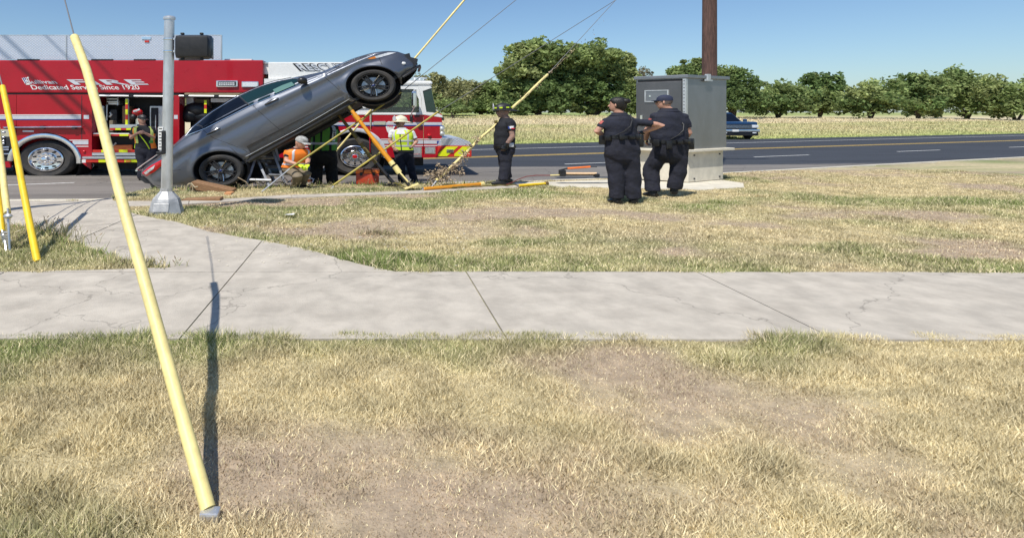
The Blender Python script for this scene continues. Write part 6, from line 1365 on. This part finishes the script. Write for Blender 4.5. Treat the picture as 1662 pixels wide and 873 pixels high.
# cribbing under the rear wheel
def timber(label, name, pts, y0, y1, m, D, grp='timber cribbing'):
    o = B(name, MB().prism([tuple((P(a, b, D).x, P(a, b, D).z)) for a, b in pts], D + y0, D + y1), M[m], origin=P(pts[0][0], pts[0][1], D)); 
    bm = bmesh.new(); bm.from_mesh(o.data); bmesh.ops.bevel(bm, geom=bm.edges[:], offset=.006, segments=1, affect='EDGES'); bm.to_mesh(o.data); bm.free(); return tag(o, label, 'timber', grp)
tw = timber('dark weathered wedge of timber with a rope loop under the rear wheel', 'wooden_wedge', [(311, 295), (377, 309), (377, 314.5), (355, 314), (308, 308)], 0, .35, 'wood', 10.9)
timber('small light wooden block under the middle of the wedge', 'wooden_block', [(328, 314), (339, 314), (342, 319), (327, 319)], -.12, .1, 'freshwood', 10.85)
timber('upright light wooden block standing at the low end of the wedge', 'wooden_block', [(366, 312), (377.5, 312), (378, 323.5), (367, 323.5)], -.12, .12, 'freshwood', 10.55)
timber('long timber beam lying flat beside the foot of the signal pole', 'timber_beam', [(296, 324), (357, 321.5), (357, 331.5), (296, 335.5)], 0, .22, 'wood', 9.45)
tag(B('rope_loop', MB().tube([P(311 + 5 * math.cos(t) - 3, 307 - 9 * math.sin(t), 10.85) for t in np.linspace(0, 2 * math.pi, 14)[:-1]], .013, n=6, closed=True).tube([P(310, 297, 10.85), P(316, 304, 10.82), P(321, 303, 10.82)], .014, n=6), mat('rope', (.42, .34, .22), .9, var=.2, bump=.5), smooth=True), 'loop of worn rope on the high end of the wooden wedge', 'rope')
for k, (a, b, c_) in enumerate(((340, 322, 'beside the long beam'), )): pass
# hydraulic ram and handle on the apron
hz_ = lambda py, D=12.3: P(0, py, D).z
hr_ = root('hydraulic_pump', P(935, 287, 12.3), 'hand pump with a red handle and pale barrel lying on the concrete apron', 'hydraulic pump')
B('handle', MB().tube([P(921, 273.6, 12.3), P(958, 271.0, 12.3)], .022, n=10), M['orange'], hr_, smooth=True); B('handle_rod', MB().tube([P(910, 276, 12.3), P(921, 273.5, 12.3)], .016, n=8).tube([P(957, 271.4, 12.3), P(969, 271.2, 12.3)], .009, n=8), M['black'], hr_, smooth=True)
B('barrel', MB().tube([P(916, 282, 12.3), P(968, 282, 12.3)], .028, n=12), mat('pump_barrel', (.72, .50, .30), .4, var=.1), hr_, smooth=True); B('lower_rail', MB().span(P(916, 285.5, 12.27), P(965, 284, 12.33)), M['black'], hr_)
B('pump_block', MB().bevbox(P(912.5, 281, 12.3), (.13, .14, .14), .02), M['black'], hr_); B('foot', MB().bevbox(P(968, 284.5, 12.3), (.10, .14, .07), .015), M['black'], hr_); B('coupling', MB().tube([P(893, 284.6, 12.3), P(908, 284.2, 12.3)], .014, n=8), M['cream'], hr_)
B('base_plate', MB().span(P(905, 289, 12.2), P(986, 287.6, 12.4)), M['cartrim'], hr_)
hp_ = [P(893, 284.8, 12.3), P(870, 284.8, 12.3), P(855, 286.5, 12.2), P(842, 291, 12.0), P(832, 296, 11.8), P(822, 300, 11.6)]
tag(B('hydraulic_line', MB().tube(hp_, .009, n=6), mat('dark_red_hose', (.20, .03, .025), .5), smooth=True), 'dark red hydraulic line snaking from the hand pump to the firefighter', 'hose')
# stop sign on a stick? (pebbles and litter on the path)
# helmet left on the shelf of the truck
hm = root('stored_helmet', P(221, 186, 15.95), 'red and white helmet on the truck shelf behind the worker in the black cap', 'helmet')
B('shell', MB().ell(P(223, 183, 15.95), (.16, .13, .11)), M['redlens'], hm, smooth=True); B('stripe', MB().tube([P(217, 181, 15.8), P(222, 180, 15.78), P(227, 178, 15.8)], .03, n=6), M['white'], hm, smooth=True); B('strap', MB().ell(P(217, 190, 15.9), (.1, .1, .09)), M['black'], hm, smooth=True)

# ---------------------------------------------------------------- blue pickup at the far right
VD = 38.0; vk = VD / F; vx = (1200 - HX) * vk; vz = ROADZ
sv = root('pickup_truck', (vx, VD + 2.5, vz), 'blue pickup truck facing the camera on the far lanes, partly behind the metal cabinet', 'pickup truck')
def vb(name, x0, x1, y0, y1, z0, z1, m, parent=sv, bev=.05): 
    mb = MB(); mb.bevbox((vx + W * (x0 + x1) / 2, VD + (y0 + y1) / 2, vz + (z0 + z1) / 2), (W * abs(x1 - x0), abs(y1 - y0), abs(z1 - z0)), bev); return B(name, mb, m, parent, smooth=True)
vb('hood', -.95, .95, .1, 1.7, .95, 1.22, M['suvblue'], bev=.12); vb('body', -1.0, 1.0, .25, 5.6, .45, 1.12, M['suvblue'], bev=.1); vb('bed_side', -1.0, 1.0, 3.9, 5.7, .6, 1.25, M['suvblue'], bev=.05)
mb = MB(); rows = []
for z_, hw_, y0_, y1_ in ((1.1, .92, 1.5, 3.9), (1.5, .80, 2.0, 3.75), (1.80, .70, 2.35, 3.6), (1.86, .62, 2.5, 3.5)): rows.append([(vx + W * a_ * hw_, VD + (y0_ if b_ < 0 else y1_), vz + z_) for a_, b_ in ((-1, -1), (1, -1), (1, 1), (-1, 1))])
mb.rings(rows); B('cabin', mb, M['suvblue'], sv); mk('windscreen', [(vx + W * a_, VD + b_, vz + c_) for a_, b_, c_ in ((-.84, 1.50, 1.14), (.84, 1.50, 1.14), (.68, 2.29, 1.77), (-.68, 2.29, 1.77))], [(0, 1, 2, 3)], M['glass'], sv)
for e in (-1, 1): mk('side_window', [(vx + W * a_ * e, VD + b_, vz + c_) for a_, b_, c_ in ((.915, 1.75, 1.16), (.90, 3.7, 1.16), (.725, 3.5, 1.74), (.725, 2.45, 1.74))], [(0, 1, 2, 3)], M['glass'], sv)
gr_ = vb('grille', -.62, .62, .03, .3, .72, 1.02, M['black'], bev=.03)
for z_ in (.78, .87, .96): vb('grille_bar', -.62, .62, -.01, .06, z_ - .018, z_ + .018, M['chrome'], gr_, bev=.01)
for e in (-1, 1): vb('headlight', e * .64, e * .95, .03, .4, .80, 1.0, M['clear'], bev=.04); vb('fog_lamp', e * .62, e * .8, -.06, .1, .42, .50, M['clear'], bev=.02); vb('wing_mirror', e * 1.03, e * 1.22, 1.75, 1.85, 1.15, 1.38, M['suvblue'], bev=.04)
vb('bumper', -.98, .98, -.06, .35, .50, .70, M['chrome'], bev=.05); vb('lower_valance', -.92, .92, .0, .4, .26, .50, M['black'], bev=.04); vb('licence_plate', -.36, -.06, -.085, -.06, .54, .68, M['white'], bev=.01)
for ax_ in (.95, 4.6):
    for e in (-1, 1): B('tyre', MB().lathe([(.001, e * .14), (.24, e * .14), (.36, e * .13), (.39, e * .08), (.39, -e * .12), (.001, -e * .12)], (vx + W * e * .86, VD + ax_, vz + .39), axis='x', n=26), M['rubber'], sv, smooth=True); B('rim', MB().lathe([(.001, e * .16), (.12, e * .16), (.24, e * .145)], (vx + W * e * .86, VD + ax_, vz + .39), axis='x', n=20), M['chrome'], sv, smooth=True)

# ---------------------------------------------------------------- small things on the ground
def weed(px, py, h, n, seed, label, spread=.10):
    r = random.Random(seed); X, Y = gp(px, py); z = float(hgt(X, Y)); mb = MB(); hd = MB()
    for k in range(n):
        a = r.uniform(0, 6.28); l_ = r.uniform(.2, .9) * h; x0_, y0_ = X + r.gauss(0, spread) * W, Y + r.gauss(0, spread * .5); tip = Vector((x0_ + math.cos(a) * l_ * .6 * W, y0_ + math.sin(a) * l_ * .4, z + h * r.uniform(.5, 1.1))); m_ = Vector((x0_, y0_, z)).lerp(tip, .55) + Vector((0, 0, h * .12))
        mb.tube([(x0_, y0_, z - .01), m_, tip], [.003, .0025, .0015], n=3)
        if k % 3 == 0: hd.tube([tip, tip + (tip - m_).normalized() * .03], [.006, .003], n=4)
    g = root('weed', (X, Y, z), label, 'weed'); B('stalk', mb, m_weed, g)['kind'] = 'stuff'; B('seed_head', hd, M['vine'], g)['kind'] = 'stuff'
m_weed = mat('weed_stalk', (.24, .23, .10), .85, var=.3)
weed(96, 388, .20, 60, 1, 'taller weed with seed heads on the path edge, between the yellow guards', .09); weed(72, 378, .17, 40, 2, 'weed clump on the path edge just right of the bright yellow guard', .08); weed(118, 398, .15, 30, 3, 'wispy weed at the path edge, nearest to the pale guard', .10); weed(20, 402, .12, 40, 4, 'dry weed tuft at the foot of the left anchor rods', .10)
weed(252, 432, .08, 40, 6, 'low weed at the tip of the grass wedge, right of the pale guard', .12); weed(612, 382, .08, 90, 7, 'dark green tuft of grass alone in the lawn', .10)
for k, x_ in enumerate((395, 440, 478, 520, 560, 596, 650)): weed(x_, 303 + (k % 3), .16 + .05 * (k % 2), 14, 10 + k, 'thin weed on the roadside verge, ' + ['left of the steel stand', 'under the steel stand', 'in front of the crouching worker', 'in front of the green vest worker', 'left of the tool case', 'in front of the tool case', 'by the strut feet'][k], .08)
mb = MB(); r = random.Random(12)
for k in range(420):
    if k < 260: X, Y = gp(r.uniform(330, 760), r.uniform(345, 435))
    else: X, Y = gp(r.uniform(10, 200), r.uniform(330, 380))
    s_ = r.uniform(.004, .011); mb.ell((X, Y, float(hgt(X, Y)) + .018), (s_ * W, s_, s_ * .5), n=5, m=4)
tag(B('gravel_bits', mb, M['slab']), 'scattered pale gravel bits on path and lawn', 'gravel', kind='stuff')
tag(B('paper_scrap', MB().add([tuple(P(468, 352, 7.9) + Vector(d)) for d in ((-.06, 0, .03), (.08, -.03, .035), (.09, .05, .045), (-.02, .07, .03))], [(0, 1, 2, 3)]), M['white']), 'small white scrap of litter on the lawn', 'litter')
finish()
